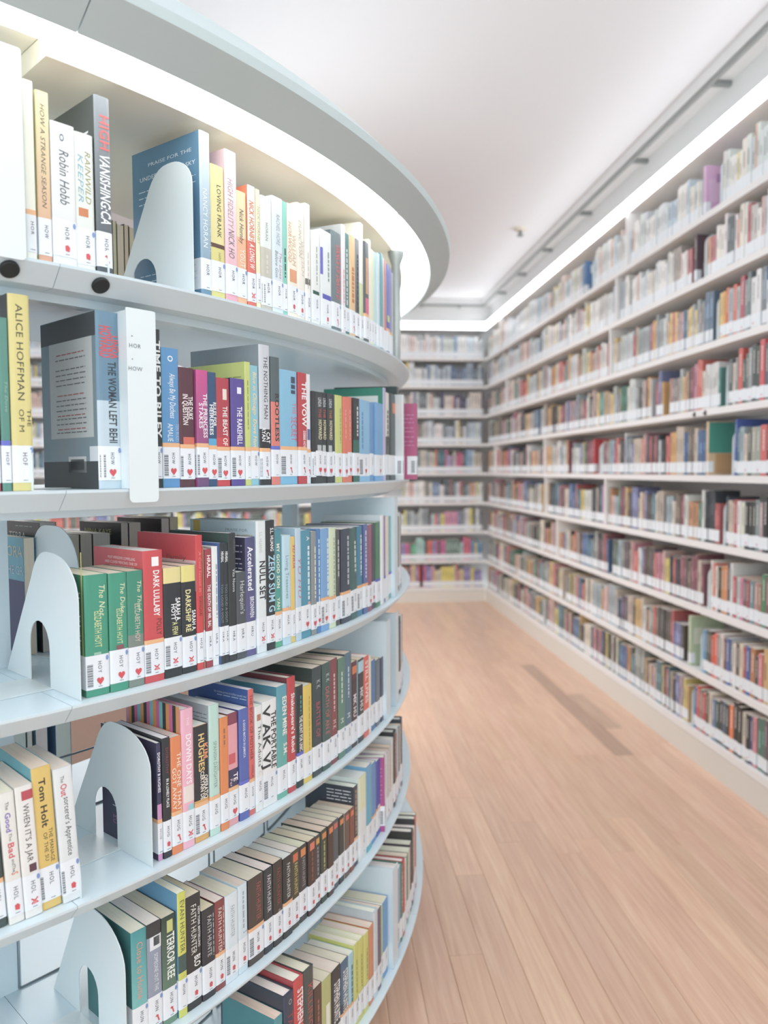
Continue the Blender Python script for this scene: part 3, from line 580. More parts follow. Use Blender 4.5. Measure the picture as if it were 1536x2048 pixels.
35.92 37.13 0.184 T w 3452b4 3452b4 HUN o colour=royal_blue;~,e8ecf4,.4,.33,0,.5,q
@F divider reverse
20.08 20.81 0.203 M t 3f9aa4 2f8088 HUN u colour=teal;~,dfe8e8,.8,.4,0,.3,d
20.81 21.71 0.231 H w 2f3e58 2b3444 HUN u colour=navy;O,b8c0c8,.95,.9,.1,.3,r|TANNATT,b03a4a,.84,.4,.1,.5,r
21.71 22.67 0.241 H t d23a3a b02a38 HUN u colour=red;STEPHEN HUNTER,f6eeee,.92,.34,.1,.55,b
22.67 23.68 0.241 H t 47504f 3a4444 HUN u colour=dark_grey;KILLING FLO,c84a44,.88,.3,.1,.45,r
23.73 24.60 0.187 M t 55382c 3c302a HUN - colour=dark_brown;~,b06a4a,.85,.45,0,.3,d
24.60 25.70 0.183 M t b9bd74 a4aa60 HUN u colour=olive_green;~,e8ead8,.7,.4,.1,.4,q
25.70 26.89 0.180 M t 2d3236 2d3236 HUN - colour=black;STEPHEN HUNTER,eef0ee,.84,.34,.1,.6,b
26.89 27.90 0.176 M t 3f6a8c/.5/2f4a64 2a2f34 HUN o colour=blue_black;STEPHEN HUNTER,eef0ee,.88,.34,.1,.6,b
27.90 28.61 0.174 M t 9fd0dc 9fd0dc HUN o colour=pale_blue;~,4a6a74,.85,.35,.1,.4,d
28.61 29.29 0.182 M t d2d668 d2d668 HUN u colour=yellow;~,8a8c40,.8,.4,.1,.2,d
29.29 30.08 0.179 M t d2d464 d2d464 HUN - colour=yellow;~,8a8c40,.8,.4,.1,.2,d
30.08 30.93 0.176 M t d6d66c d6d66c HUN - colour=yellow;~,8a8c40,.8,.4,.1,.2,d
30.93 31.74 0.178 M t d88a60 c87040 HUN - colour=orange
31.74 32.51 0.198 H w c8d4dc c0ccd4 HUN - colour=silver_white
32.51 33.22 0.190 M t 6a5a74 4a3c50 HUN - colour=plum
33.22 33.87 0.182 M t b0cc9c 8ab08a HUN - colour=pale_green
33.87 35.03 0.180 M t 4f9ad8 4f9ad8 HUN - colour=blue'''
# ------------------------------------------------------------------ the room: floor of planks, ceiling, walls
random.seed(4)
fl = MB(); fl.box(-5.0, 2.15, -2.6, 7.35, -0.06, -0.012)
M_SUB = mat('dark_subfloor', '6b4a36', 0.8, noise=0.1)
floor = tag(fl.build('floor', M_SUB), kind='structure')
def plank_material():
    m = bpy.data.materials.new('oak_plank'); m.use_nodes = True; nt = m.node_tree; b = nt.nodes['Principled BSDF']
    b.inputs['Roughness'].default_value = 0.36; b.inputs['Specular IOR Level'].default_value = 0.5; b.inputs['Coat Weight'].default_value = 0.45; b.inputs['Coat Roughness'].default_value = 0.28
    tc = nt.nodes.new('ShaderNodeTexCoord'); oi = nt.nodes.new('ShaderNodeObjectInfo')
    add = nt.nodes.new('ShaderNodeVectorMath'); add.operation = 'ADD'
    sc = nt.nodes.new('ShaderNodeVectorMath'); sc.operation = 'SCALE'; sc.inputs['Scale'].default_value = 37.0
    cmb = nt.nodes.new('ShaderNodeCombineXYZ')
    for k in range(3): nt.links.new(oi.outputs['Random'], cmb.inputs[k])
    nt.links.new(cmb.outputs[0], sc.inputs[0]); nt.links.new(tc.outputs['Object'], add.inputs[0]); nt.links.new(sc.outputs[0], add.inputs[1])
    mp = nt.nodes.new('ShaderNodeMapping'); mp.inputs['Scale'].default_value = (70, 3.2, 20); nt.links.new(add.outputs[0], mp.inputs['Vector'])
    n1 = nt.nodes.new('ShaderNodeTexNoise'); n1.inputs['Scale'].default_value = 1; n1.inputs['Detail'].default_value = 6; n1.inputs['Distortion'].default_value = 0.6
    nt.links.new(mp.outputs[0], n1.inputs['Vector'])
    r1 = nt.nodes.new('ShaderNodeValToRGB'); e = r1.color_ramp.elements
    e[0].position = 0.3; e[0].color = (*lin('d6a484'), 1); e[1].position = 0.72; e[1].color = (*lin('e8c0a0'), 1)
    nt.links.new(n1.outputs['Fac'], r1.inputs['Fac'])
    mr = nt.nodes.new('ShaderNodeMapRange'); mr.inputs['To Min'].default_value = 0.95; mr.inputs['To Max'].default_value = 1.04
    nt.links.new(oi.outputs['Random'], mr.inputs['Value'])
    mx = nt.nodes.new('ShaderNodeMix'); mx.data_type = 'RGBA'; mx.blend_type = 'MULTIPLY'; mx.inputs['Factor'].default_value = 1
    nt.links.new(r1.outputs['Color'], mx.inputs['A']); nt.links.new(mr.outputs[0], mx.inputs['B'])
    oc = nt.nodes.new('ShaderNodeMix'); oc.data_type = 'RGBA'; oc.blend_type = 'MULTIPLY'; oc.inputs['Factor'].default_value = 1
    nt.links.new(mx.outputs['Result'], oc.inputs['A']); nt.links.new(oi.outputs['Color'], oc.inputs['B'])
    nt.links.new(oc.outputs['Result'], b.inputs['Base Color'])
    bp = nt.nodes.new('ShaderNodeBump'); bp.inputs['Strength'].default_value = 0.15; bp.inputs['Distance'].default_value = 0.001
    nt.links.new(n1.outputs['Fac'], bp.inputs['Height']); nt.links.new(bp.outputs['Normal'], b.inputs['Normal'])
    return m
M_PLANK = plank_material()
PW = 0.097
plank_meshes = {}
def plank_mesh(L):
    if L not in plank_meshes:
        mb = MB(); w, g = PW / 2 - 0.0003, 0.0011
        o = [(-w, 0.0006), (w, 0.0006), (w, L - 0.0006), (-w, L - 0.0006)]
        i = [(-w + g, g), (w - g, g), (w - g, L - g), (-w + g, L - g)]
        mb.poly([(*p, 0) for p in i])
        for a in range(4):
            c = (a + 1) % 4
            mb.quad((*o[a], -0.0011), (*o[c], -0.0011), (*i[c], 0), (*i[a], 0))
            mb.quad((*o[a], -0.012), (*o[c], -0.012), (*o[c], -0.0011), (*o[a], -0.0011))
        plank_meshes[L] = mb.mesh('plank', M_PLANK)
    return plank_meshes[L]
k = 0; x = 1.821 - PW / 2
DARK = {3: (3.54, 5.28, 0.70), 2: (3.92, 4.55, 0.76)}      # boards of a darker stain beside the long wall
while x > -0.9:
    y = -1.2 - random.random() * 0.9
    while y < BACK_Y:
        L = random.choice((0.9, 1.2, 1.5, 1.8))
        end = min(y + L, BACK_Y); dk = DARK.get(k); tone = random.gauss(1.0, 0.022)
        if dk:
            if y < dk[0] < end + 0.3: end = dk[0]
            elif abs(y - dk[0]) < 1e-6: end = dk[1]; tone = dk[2]
        if end - y > 0.05 and not (x < -0.25 and y > 1.5):
            o = bpy.data.objects.new('plank', plank_mesh(round(end - y, 3))); COL.objects.link(o); o.parent = floor
            o.location = (x, y, 0)
            o.color = (tone, tone * random.uniform(.985, 1.012), tone * random.uniform(.97, 1.01), 1)
        y = end
    x -= PW; k += 1

ce = MB(); ce.box(-5.0, WALL_X + 0.08, -2.6, BACK_Y + 0.08, CEIL, CEIL + 0.1)
tag(ce.build('ceiling', M_CEIL), kind='structure')
w_ = MB(); w_.box(WALL_X + 0.34, WALL_X + 0.44, -2.6, BACK_Y + 0.4, 0, CEIL + 0.1); tag(w_.build('wall_right', M_WALL), kind='structure')
w_ = MB(); w_.box(-5.0, WALL_X + 0.34, BACK_Y + 0.34, BACK_Y + 0.44, 0, CEIL + 0.1); tag(w_.build('wall_back', M_WALL), kind='structure')
w_ = MB(); w_.box(-5.1, -5.0, -2.6, BACK_Y + 0.44, 0, CEIL + 0.1); tag(w_.build('wall_left', M_WALL), kind='structure')

# upper bulkhead over the wall cases: fascia, crown strip, picture rail on arms
def fascia(name, along_y):
    mb = MB()
    if along_y: mb.box(WALL_X + 0.06, WALL_X + 0.30, -2.6, BACK_Y + 0.06, 2.915, CEIL)
    else: mb.box(-5.0, WALL_X + 0.06, BACK_Y + 0.06, BACK_Y + 0.30, 2.915, CEIL)
    return tag(mb.build(name, M_FASCIA), kind='structure')
fascia('trim_1', True); fascia('trim_2', False)
mb = MB(); mb.box(WALL_X - 0.045, WALL_X + 0.06, -2.6, BACK_Y - 0.045, 3.085, CEIL); tag(mb.build('trim_3', M_FASCIA), kind='structure')
mb = MB(); mb.box(-5.0, WALL_X + 0.06, BACK_Y - 0.045, BACK_Y + 0.06, 3.085, CEIL); tag(mb.build('trim_4', M_FASCIA), kind='structure')

def tube(mb, pts, r, n=6, col=(1, 1, 1), closed=False):
    P = [Vector(p) for p in pts]; N = len(P); base = len(mb.v)
    for i, p in enumerate(P):
        a = P[(i - 1) % N] if (closed or i) else P[i]; b = P[(i + 1) % N] if (closed or i < N - 1) else P[i]
        t = (b - a).normalized(); u = t.cross(Vector((0.31, 0.17, 0.93)))
        if u.length < 1e-3: u = t.cross(Vector((1, 0, 0)))
        u.normalize(); v = t.cross(u)
        for k in range(n):
            c, s = math.cos(2 * math.pi * k / n) * r, math.sin(2 * math.pi * k / n) * r
            mb.v.append(tuple(p + u * c + v * s))
    for i in range(N if closed else N - 1):
        j = (i + 1) % N
        for k in range(n):
            l = (k + 1) % n
            mb.f.append((base + i * n + k, base + i * n + l, base + j * n + l, base + j * n + k)); mb.c.append(col); mb.m.append(0)
def rail(name, label, p0, p1, arms, dirv):
    root = tag(empty(name, p0), label, 'rail')
    v = Vector(p1) - Vector(p0)
    mb = MB(); tube(mb, [(0, 0, 0), tuple(v)], 0.011, 10); mb.build('bar', M_STEEL, root, smooth=True)
    for a in arms:
        q = v.normalized() * a; e = q + Vector(dirv)
        mb = MB(); w = 0.012
        sd = v.normalized() * w
        c = [q - sd, q + sd, e + sd, e - sd]
        lo = [tuple(p - Vector((0, 0, 0.006))) for p in c]; hi = [tuple(p + Vector((0, 0, 0.012))) for p in c]
        mb.poly(hi); mb.poly(lo[::-1])
        for i in range(4): j = (i + 1) % 4; mb.quad(lo[i], lo[j], hi[j], hi[i])
        mb.build('arm', M_STEEL, root)
RX = WALL_X - 0.035
rail('picture_rail', 'grey steel rail on short arms above the long wall of books', (RX, 0.6, 3.07), (RX, BACK_Y - 0.04, 3.07), [y - 0.6 for y in (1.65, 2.48, 3.325, 4.174, 5.04, 5.893, 6.63, 7.33)], (0.095, 0, 0))
rail('picture_rail', 'grey steel rail above the end wall of books', (-0.6, BACK_Y - 0.035, 3.07), (WALL_X - 0.04, BACK_Y - 0.035, 3.07), [0.5, 1.1, 1.7, 2.1], (0, 0.095, 0))
# small sprinkler head in the ceiling
spr = tag(empty('ceiling_sprinkler', (1.50, 5.59, CEIL)), 'small sprinkler head with pale rose under the white ceiling', 'sprinkler')
def lathe(mb, prof, n=20, col=(1, 1, 1)):
    b = len(mb.v)
    for r, z in prof:
        for k in range(n): mb.v.append((r * math.cos(2 * math.pi * k / n), r * math.sin(2 * math.pi * k / n), z))
    for i in range(len(prof) - 1):
        for k in range(n):
            l = (k + 1) % n; mb.f.append((b + i * n + k, b + (i + 1) * n + k, b + (i + 1) * n + l, b + i * n + l)); mb.c.append(col); mb.m.append(0)
    mb.f.append(tuple(b + (len(prof) - 1) * n + k for k in range(n))); mb.c.append(col); mb.m.append(0)
mb = MB(); lathe(mb, [(0.05, 0), (0.048, -0.012), (0.02, -0.022)]); mb.build('rose', M_SOFFIT, spr, smooth=True)
mb = MB(); lathe(mb, [(0.012, -0.02), (0.012, -0.045), (0.026, -0.05), (0.02, -0.056)]); mb.build('head', M_STEEL, spr, smooth=True)

# ------------------------------------------------------------------ ring bookcase
case = tag(empty('curved_bookcase', (CX, CY, 0)), 'white ring-shaped library bookcase with six curved shelves and lit canopy', 'bookcase')
def sector(name, prof, a0, a1, m, parent=case, step=1.0, z0=0.0, colour=(1, 1, 1)):
    """sweep a closed (r, z) profile round the ring centre"""
    n = max(2, int(abs(a1 - a0) / step)); mb = MB(); k = len(prof)
    for i in range(n + 1):
        a = PHI0 + math.radians(a0 + (a1 - a0) * i / n)
        for r, z in prof: mb.v.append((r * math.cos(a), r * math.sin(a), z))
    for i in range(n):
        for j in range(k):
            l = (j + 1) % k
            mb.f.append((i * k + j, i * k + l, (i + 1) * k + l, (i + 1) * k + j)); mb.c.append(colour); mb.m.append(0)
    mb.f.append(tuple(range(k - 1, -1, -1))); mb.c.append(colour); mb.m.append(0)
    mb.f.append(tuple(n * k + j for j in range(k))); mb.c.append(colour); mb.m.append(0)
    return mb.build(name, m, parent)
A0, A1 = -50, 105
BAYS = [(-50, -24.03), (-24, 9.05), (9.08, 42.2), (42.24, 75), (75.04, 105)]
for s, z in SHELF_Z.items():
    R_ = SHELF_R[s]
    prof = [(R_, z), (R_ - 0.0005, z - 0.004), (R_ - 0.0246, z - 0.0289), (RING - 0.475, z - 0.0289), (RING - 0.50, z)]
    for a0, a1 in BAYS: sector('shelf_board', prof, a0, a1, M_SHELF)
    # slightly lower ribs under each board
    if s != 'F':
        sector('under_rail', [(RING - 0.06, z - 0.029), (RING - 0.06, z - 0.041), (RING - 0.085, z - 0.041), (RING - 0.085, z - 0.029)], A0, A1, M_SHELF)
sector('plinth', [(RING - 0.1, 0.0), (RING - 0.1, 0.17), (RING - 0.46, 0.17), (RING - 0.46, 0.0)], A0, A1, M_SHELF)
# top board, light trough and canopy
for a0, a1, dz in ((A0, 8.95, 0.03), (8.99, A1, 0.0)):
    sector('top_board', [(RING - 0.02, 1.945 + dz), (RING - 0.02, 1.98 + dz), (RING - 0.5, 1.98 + dz), (RING - 0.5, 1.945 + dz)], a0, a1, M_SOFFIT)
LED_ENDS = [A0 + 0.3, -34, -18, -3, 12, 26.0, 36.2, 51, 67, 83, A1 - 0.3]
for a0, a1 in zip(LED_ENDS, LED_ENDS[1:]):
    sector('light_diffuser', [(RING - 0.018, 1.962), (RING + 0.057, 1.966), (RING + 0.057, 1.971), (RING - 0.018, 1.967)], a0 + (0.9 if a0 == 36.2 else 0.04), a1 - (0.9 if a1 == 36.2 else 0.04), M_LED)
sector('light_tray', [(RING - 0.018, 1.974), (RING + 0.057, 1.976), (RING + 0.057, 1.995), (RING - 0.018, 1.995)], A0, A1, M_SOFFIT)
for a0, a1 in ((A0, 9.12), (9.17, 58), (58.05, A1)):
    sector('canopy', [(RING + 0.061, 1.945), (RING + 0.115, 1.98), (RING + 0.118, 1.994), (RING + 0.05, 2.06), (RING - 0.45, 2.06), (RING - 0.45, 2.052), (RING + 0.047, 2.05), (RING + 0.075, 2.01), (RING + 0.058, 1.95)], a0, a1, M_CANOPY)
# uprights standing in the middle of the shelves at the joints
for a in (-24, 9.3, 42.4, 75):
    c, s_ = math.cos(PHI0 + math.radians(a)), math.sin(PHI0 + math.radians(a))
    ztops = [0.0] + sorted(SHELF_Z.values()) + [1.945]
    for lo, hi in zip(ztops, ztops[1:]):
        top = hi - 0.029 if hi < 1.93 else hi
        if top - lo < 0.1: continue
        mb = MB(); mb.box(-0.022, 0.022, -0.014, 0.014, lo, top)
        o = mb.build('upright', M_SHELF, case); o.location = ((RING - 0.305) * c, (RING - 0.305) * s_, 0); o.rotation_euler = (0, 0, PHI0 + math.radians(a) + math.pi / 2)
# slim steel post carrying the top board at the bay joint
mb = MB(); lathe(mb, [(0.021, 1.945), (0.020, 1.935), (0.0115, 1.912), (0.0115, 1.668)], 18)
o = mb.build('post', M_STEEL, case, smooth=True); p = ring_pt(42.4, RING - 0.014); o.location = (p[0] - CX, p[1] - CY, 0)
# divider panels with a folded front flange at the end of the bay
def divider(a, z, h, R_, depth=0.22, flange=1.3, t=0.4):
    prof = [(R_ - 0.012, z), (R_ - 0.012, z + h), (R_ - 0.012 - depth, z + h), (R_ - 0.012 - depth, z)]
    d = sector('divider_panel', prof, a, a + t, M_SHELF, step=.5)
    sector('flange', [(R_ - 0.010, z), (R_ - 0.010, z + h), (R_ - 0.0125, z + h), (R_ - 0.0125, z)], a, a + flange, M_SHELF, parent=d, step=.5)
    return d
for (sh, a, h) in (('C', 40.7, 0.255), ('D', 37.6, 0.242), ('D', 41.0, 0.242), ('F', 35.1, 0.24)):
    dv = divider(a, SHELF_Z[sh] + 0.0005, h, SHELF_R[sh])
# wire back-stops on the shelves
def wire_stop(sh, a0, a1, r=RING - 0.29, h=0.105):
    z = SHELF_Z[sh]; pts = []
    n = 10
    for (aa, zz) in [(a0, 0.0), (a0, h - .02), (a0 + .25, h - .006), (a0 + .6, h)] + [(a0 + .6 + (a1 - a0 - 1.2) * i / n, h) for i in range(1, n)] + [(a1 - .6, h), (a1 - .25, h - .006), (a1, h - .02), (a1, 0.0)]:
        q = ring_pt(aa, r, z + zz + 0.0022); pts.append((q[0] - CX, q[1] - CY, q[2]))
    for i in range(n + 1): 
        q = ring_pt(a1 + (a0 - a1) * i / n, r, z + 0.0022); pts.append((q[0] - CX, q[1] - CY, q[2]))
    mb = MB(); tube(mb, pts, 0.0019, 6); mb.build('wire_stop', M_WIRE, case, smooth=True)
for sh in 'CDEF':
    for a0, a1 in ((-8, 0.2), (0.8, 8.6), (13.4, 17.5), (18.1, 25.7), (26.3, 33.9), (34.5, 41)) if sh == 'C' else ((-8, 0.2), (0.8, 8.6), (9.95, 17.5), (18.1, 25.7), (26.3, 33.9), (34.5, 41)): wire_stop(sh, a0, a1)
# round black magnets on the front of the top shelf
for (a, nm) in ((7.15, 'past the joint'), (11.0, 'below the bookend gap')):
    mb = MB(); lathe(mb, [(0.0125, 0.0), (0.0125, 0.0035), (0.0112, 0.0046)], 28)
    o = mb.build('shelf_magnet', M_DARK, None)
    c_ = ring_pt(a, RING - 0.0115, SHELF_Z['A'] - 0.0158); o.location = c_
    # lies on the slanted shelf front
    nrm = Vector((math.cos(PHI0 + math.radians(a)) * .71, math.sin(PHI0 + math.radians(a)) * .71, -.70))
    o.rotation_euler = nrm.to_track_quat('Z', 'Y').to_euler()
    tag(o, 'round black magnet on the top shelf front ' + ('near the plain shelf marker' if a < 9 else 'under the dark thriller'), 'magnet', 'black magnets on the curved top shelf')

# ------------------------------------------------------------------ bookends: bent steel plates with an arched cut-out and a tongue
def bookend(label, L=0.28, zc=0.15, sc=0.11, zt=0.205, sf=0.135, arch=(0.115, 0.175, 0.085), t=0.0014, tongue=0.10, tside=-1, group='white steel bookends'):
    root = tag(empty('bookend'), label, 'bookend', group)
    out = [(0.0, 0.0), (0.0, zc)]
    for k in range(1, 9):                                 # rounded front shoulder
        u = k / 8 * math.pi / 2; out.append((sc * (1 - math.cos(u)), zc + (zt - zc) * math.sin(u)))
    out.append((sf, zt))
    # rear shoulder blends into the sloping edge
    P0, P1, P2 = (sf, zt), (sf + 0.035, zt), (sf + 0.055, zt * 0.80)
    for k in range(1, 6):
        u = k / 6; out.append(tuple((1 - u) ** 2 * P0[i] + 2 * u * (1 - u) * P1[i] + u * u * P2[i] for i in (0, 1)))
    out.append(P2); out.append((L, 0.0))
    a0, a1, ah = arch; rr = (a1 - a0) / 2
    hole = [(a1, 0.0), (a1, ah - rr * 1.1)] + [((a0 + a1) / 2 + rr * math.cos(math.pi * k / 10), ah - rr * 1.1 + rr * 1.1 * math.sin(math.pi * k / 10)) for k in range(1, 10)] + [(a0, ah - rr * 1.1), (a0, 0.0)]
    ring = [out[0]] + out[1:] + hole                       # one closed outline: up the front, down the slope, round the arch
    bm = bmesh.new()
    vs = [bm.verts.new((0, s, z)) for s, z in ring]
    es = [bm.edges.new((vs[i], vs[(i + 1) % len(vs)])) for i in range(len(vs))]
    bmesh.ops.triangle_fill(bm, edges=es, use_beauty=True)
    r_ = bmesh.ops.extrude_face_region(bm, geom=bm.faces[:])
    bmesh.ops.translate(bm, verts=[v for v in r_['geom'] if isinstance(v, bmesh.types.BMVert)], vec=(t, 0, 0))
    bmesh.ops.recalc_face_normals(bm, faces=bm.faces[:])
    me = bpy.data.meshes.new('plate'); bm.to_mesh(me); bm.free(); me.materials.append(M_BOOKEND)
    o = bpy.data.objects.new('plate', me); COL.objects.link(o); o.parent = root
    mb = MB(); pts = [(0, a0), (0, a1)]
    T = tongue * tside; cy, ry = (a0 + a1) / 2, rr * 1.25
    pts = [(0, cy - ry), (0, cy + ry), (T * .75, cy + ry)] + [(T * .75 + T * .25 * math.sin(math.pi * k / 8), cy + ry * math.cos(math.pi * k / 8)) for k in range(1, 8)] + [(T * .75, cy - ry)]
    mb.poly([(a, b, 0.0012) for a, b in pts]); mb.poly([(a, b, 0.0002) for a, b in reversed(pts)])
    for i in range(len(pts)):
        j = (i + 1) % len(pts); mb.quad((*pts[i], .0002), (*pts[j], .0002), (*pts[j], .0012), (*pts[i], .0012))
    mb.build('tongue', M_BOOKEND, root)
    return root
FR = RING - 0.014
on_ring(bookend('tall narrow white bookend beside the blue hardback on the curved top shelf', L=0.215, zc=0.172, sc=0.05, zt=0.215, sf=0.06, arch=(0.093, 0.158, 0.075)), 16.08, FR, SHELF_Z['A'] + .0003)
on_ring(bookend('white bookend beside the three emerald green pocket books', L=0.262, zc=0.140, sc=0.085, zt=0.206, sf=0.10, arch=(0.097, 0.168, 0.098), tongue=0.10), 9.64, FR, SHELF_Z['C'] + .0003)
on_ring(bookend('white bookend in front of the navy and pink book on the fourth shelf', L=0.25, zc=0.150, sc=0.085, zt=0.207, sf=0.10, arch=(0.097, 0.165, 0.092)), 13.0, FR, SHELF_Z['D'] + .0003)
on_ring(bookend('white bookend beside the aqua pocket paperback on the fifth shelf', L=0.235, zc=0.13, sc=0.085, zt=0.195, sf=0.10, arch=(0.082, 0.145, 0.09)), 11.42, FR, SHELF_Z['E'] + .0003)
on_ring(bookend('white bookend standing behind another bookend on the curved third shelf', L=0.25, zc=0.15, sc=0.075, zt=0.232, sf=0.11, arch=(0.10, 0.17, 0.10), tongue=0.012), 12.80, RING - 0.2, SHELF_Z['C'] + .0003)
on_ring(bookend('low white bookend foot behind the dark thriller on the curved top shelf', L=0.2, zc=0.01, sc=0.05, zt=0.10, sf=0.055, arch=(0.09, 0.13, 0.05), tside=1), 11.46, FR, SHELF_Z['A'] + .0003)
on_ring(bookend('low white bookend beside the mustard hardback on the second shelf', L=0.2, zc=0.01, sc=0.05, zt=0.12, sf=0.06, arch=(0.09, 0.14, 0.06), tside=1), 7.84, FR, SHELF_Z['B'] + .0003)
on_ring(bookend('low white bookend after the leaning white pocket books on the fourth shelf', L=0.2, zc=0.01, sc=0.06, zt=0.12, sf=0.07, arch=(0.09, 0.14, 0.06), tside=-1, tongue=0.05), 9.42, FR, SHELF_Z['D'] + .0003)

# ------------------------------------------------------------------ shelf markers: folded white plates hooked over the shelf front
def shelf_marker(label, a0, a1, sh, z_lo, z_hi, texts, depth=0.14):
    w = math.radians(a1 - a0) * RING; r = RING + 0.0035
    root = tag(empty('shelf_marker'), label, 'sign')
    on_ring(root, (a0 + a1) / 2, r, SHELF_Z[sh])
    mb = MB(); rad = 0.007
    pts = [(-w / 2 + .004, z_hi), (-w / 2, z_hi - .004)]
    ol = []
    for cx_, cz_, s0 in ((w / 2 - rad, z_lo + rad, -90), (w / 2 - rad * .5, z_hi - rad * .5, 0), (-w / 2 + .002, z_hi - .002, 90), (-w / 2 + rad, z_lo + rad, 180)):
        rr = {-90: rad, 0: rad * .5, 90: .002, 180: rad}[s0]
        for k in range(5):
            a = math.radians(s0 + 90 * k / 4); ol.append((cx_ + rr * math.cos(a), cz_ + rr * math.sin(a)))
    mb.poly([(x, 0, z) for x, z in ol]); mb.poly([(x, .0014, z) for x, z in reversed(ol)])
    for i in range(len(ol)):
        j = (i + 1) % len(ol); mb.quad((ol[i][0], 0, ol[i][1]), (ol[i][0], .0014, ol[i][1]), (ol[j][0], .0014, ol[j][1]), (ol[j][0], 0, ol[j][1]))
    mb.build('face_plate', M_BOOKEND, root)
    mb = MB(); mb.box(-w / 2, -w / 2 + .0016, .0012, depth, 0.0005, z_hi - .004); mb.build('side_return', M_BOOKEND, root)
    if texts:
        tx = MB()
        for s, z, arrow in texts:
            def fn(a, up): return (-w * .38 + a, -0.0004, z + up)
            put_text(tx, s, lin('6a737a'), fn, .0145, .0062, track=.06, fit=False)
            tx.poly([(-w * .34, -.0004, z + .0155), (-w * .34 + (.0022 if arrow else .003), -.0004, z + .0165), (-w * .34, -.0004, z + .0175)], lin('4a5258'))
        tx.build('lettering', M_PRINT, root)
    return root
shelf_marker('white folded shelf marker lettered HOR and HOW on the second shelf', 11.93, 13.43, 'B', -0.020, 0.262, [('HOR', 0.205, 0), ('HOW', 0.172, 1)])
shelf_marker('plain white folded shelf marker on the curved top shelf', 6.2, 7.68, 'A', -0.006, 0.262, [])

# ------------------------------------------------------------------ wall bookcases
def wall_case(name, label, to_world, length, dividers, ends):
    """built along +x with its front at y = 0, then turned into place by to_world (loc, rotz)"""
    loc, rz = to_world
    root = tag(empty(name, loc, rz), label, 'bookcase')
    mb = MB(); mb.box(0, length, 0.0, 0.30, 0.0, 0.115); mb.build('plinth', M_PLINTH, root)
    for i, z in enumerate(WALL_Z):
        th = 0.030 if i < 8 else 0.034
        mb = MB(); mb.box(0, length, -0.002 if i == 8 else 0.0, 0.30, z - th, z); mb.build('shelf_board', M_WSHELF, root)
    mb = MB(); mb.box(0, length, 0.0, 0.30, 2.84, 2.915); mb.build('top_board', M_WSHELF, root)
    mb = MB(); mb.box(0.0, length, -0.012, -0.0005, 2.834, 2.902); mb.build('light_strip', M_LEDW, root)
    mb = MB(); mb.box(0, length, 0.301, 0.31, 0.0, 2.915); mb.build('back_panel', M_WSHELF, root)
    for lv, s in dividers:
        z0 = WALL_Z[lv]; z1 = (WALL_Z[lv - 1] - 0.030) if lv else 2.84
        mb = MB(); mb.box(s - 0.011, s + 0.011, 0.002, 0.298, z0 + .0005, z1 - .0005); mb.build('divider_panel', M_WSHELF, root)
    return root
# long wall: local +x runs from the far corner towards the viewpoint; s = BACK_Y - y
LEN = BACK_Y + 1.8
def S(y): return BACK_Y - y
WDIV = [(0, S(4.315)), (1, S(4.46)), (2, S(4.545)), (4, S(5.88)), (5, S(5.85)), (5, S(4.60)), (6, S(5.55)), (0, S(7.34)), (2, S(7.1)), (4, S(7.55)), (0, S(1.7)), (3, S(1.9)), (6, S(1.8)), (2, S(1.9))]
wall_case('wall_bookcase', 'long straight white wall bookcase with nine shelves and light strip', ((WALL_X, BACK_Y, 0), -math.pi / 2), LEN, WDIV, 0)
BLEN = WALL_X + 4.9
wall_case('wall_bookcase', 'white bookcase across the end wall behind the ring bookcase', ((WALL_X - BLEN, BACK_Y, 0), 0), BLEN - 0.001, [(lv, BLEN - 1.75 - .2 * (lv % 2)) for lv in range(9)] + [(lv, BLEN - 3.2) for lv in range(9)], 0)
# small black clips on the front of a shelf of the long wall
for (cy, which) in ((3.478, 'farther'), (3.378, 'nearer')):
    root = tag(empty('shelf_clip', (WALL_X, cy, 1.640)), 'small black clip on the long wall\'s fourth shelf front', 'clip', 'black clips on the long wall shelf')
    mb = MB(); mb.box(-0.004, -0.0003, -0.006, 0.006, -0.011, 0.011); mb.build('jaw', M_DARK, root)
    mb = MB(); mb.box(-0.010, -0.004, -0.002, 0.008, -0.004, 0.001); mb.build('lever', M_DARK, root)
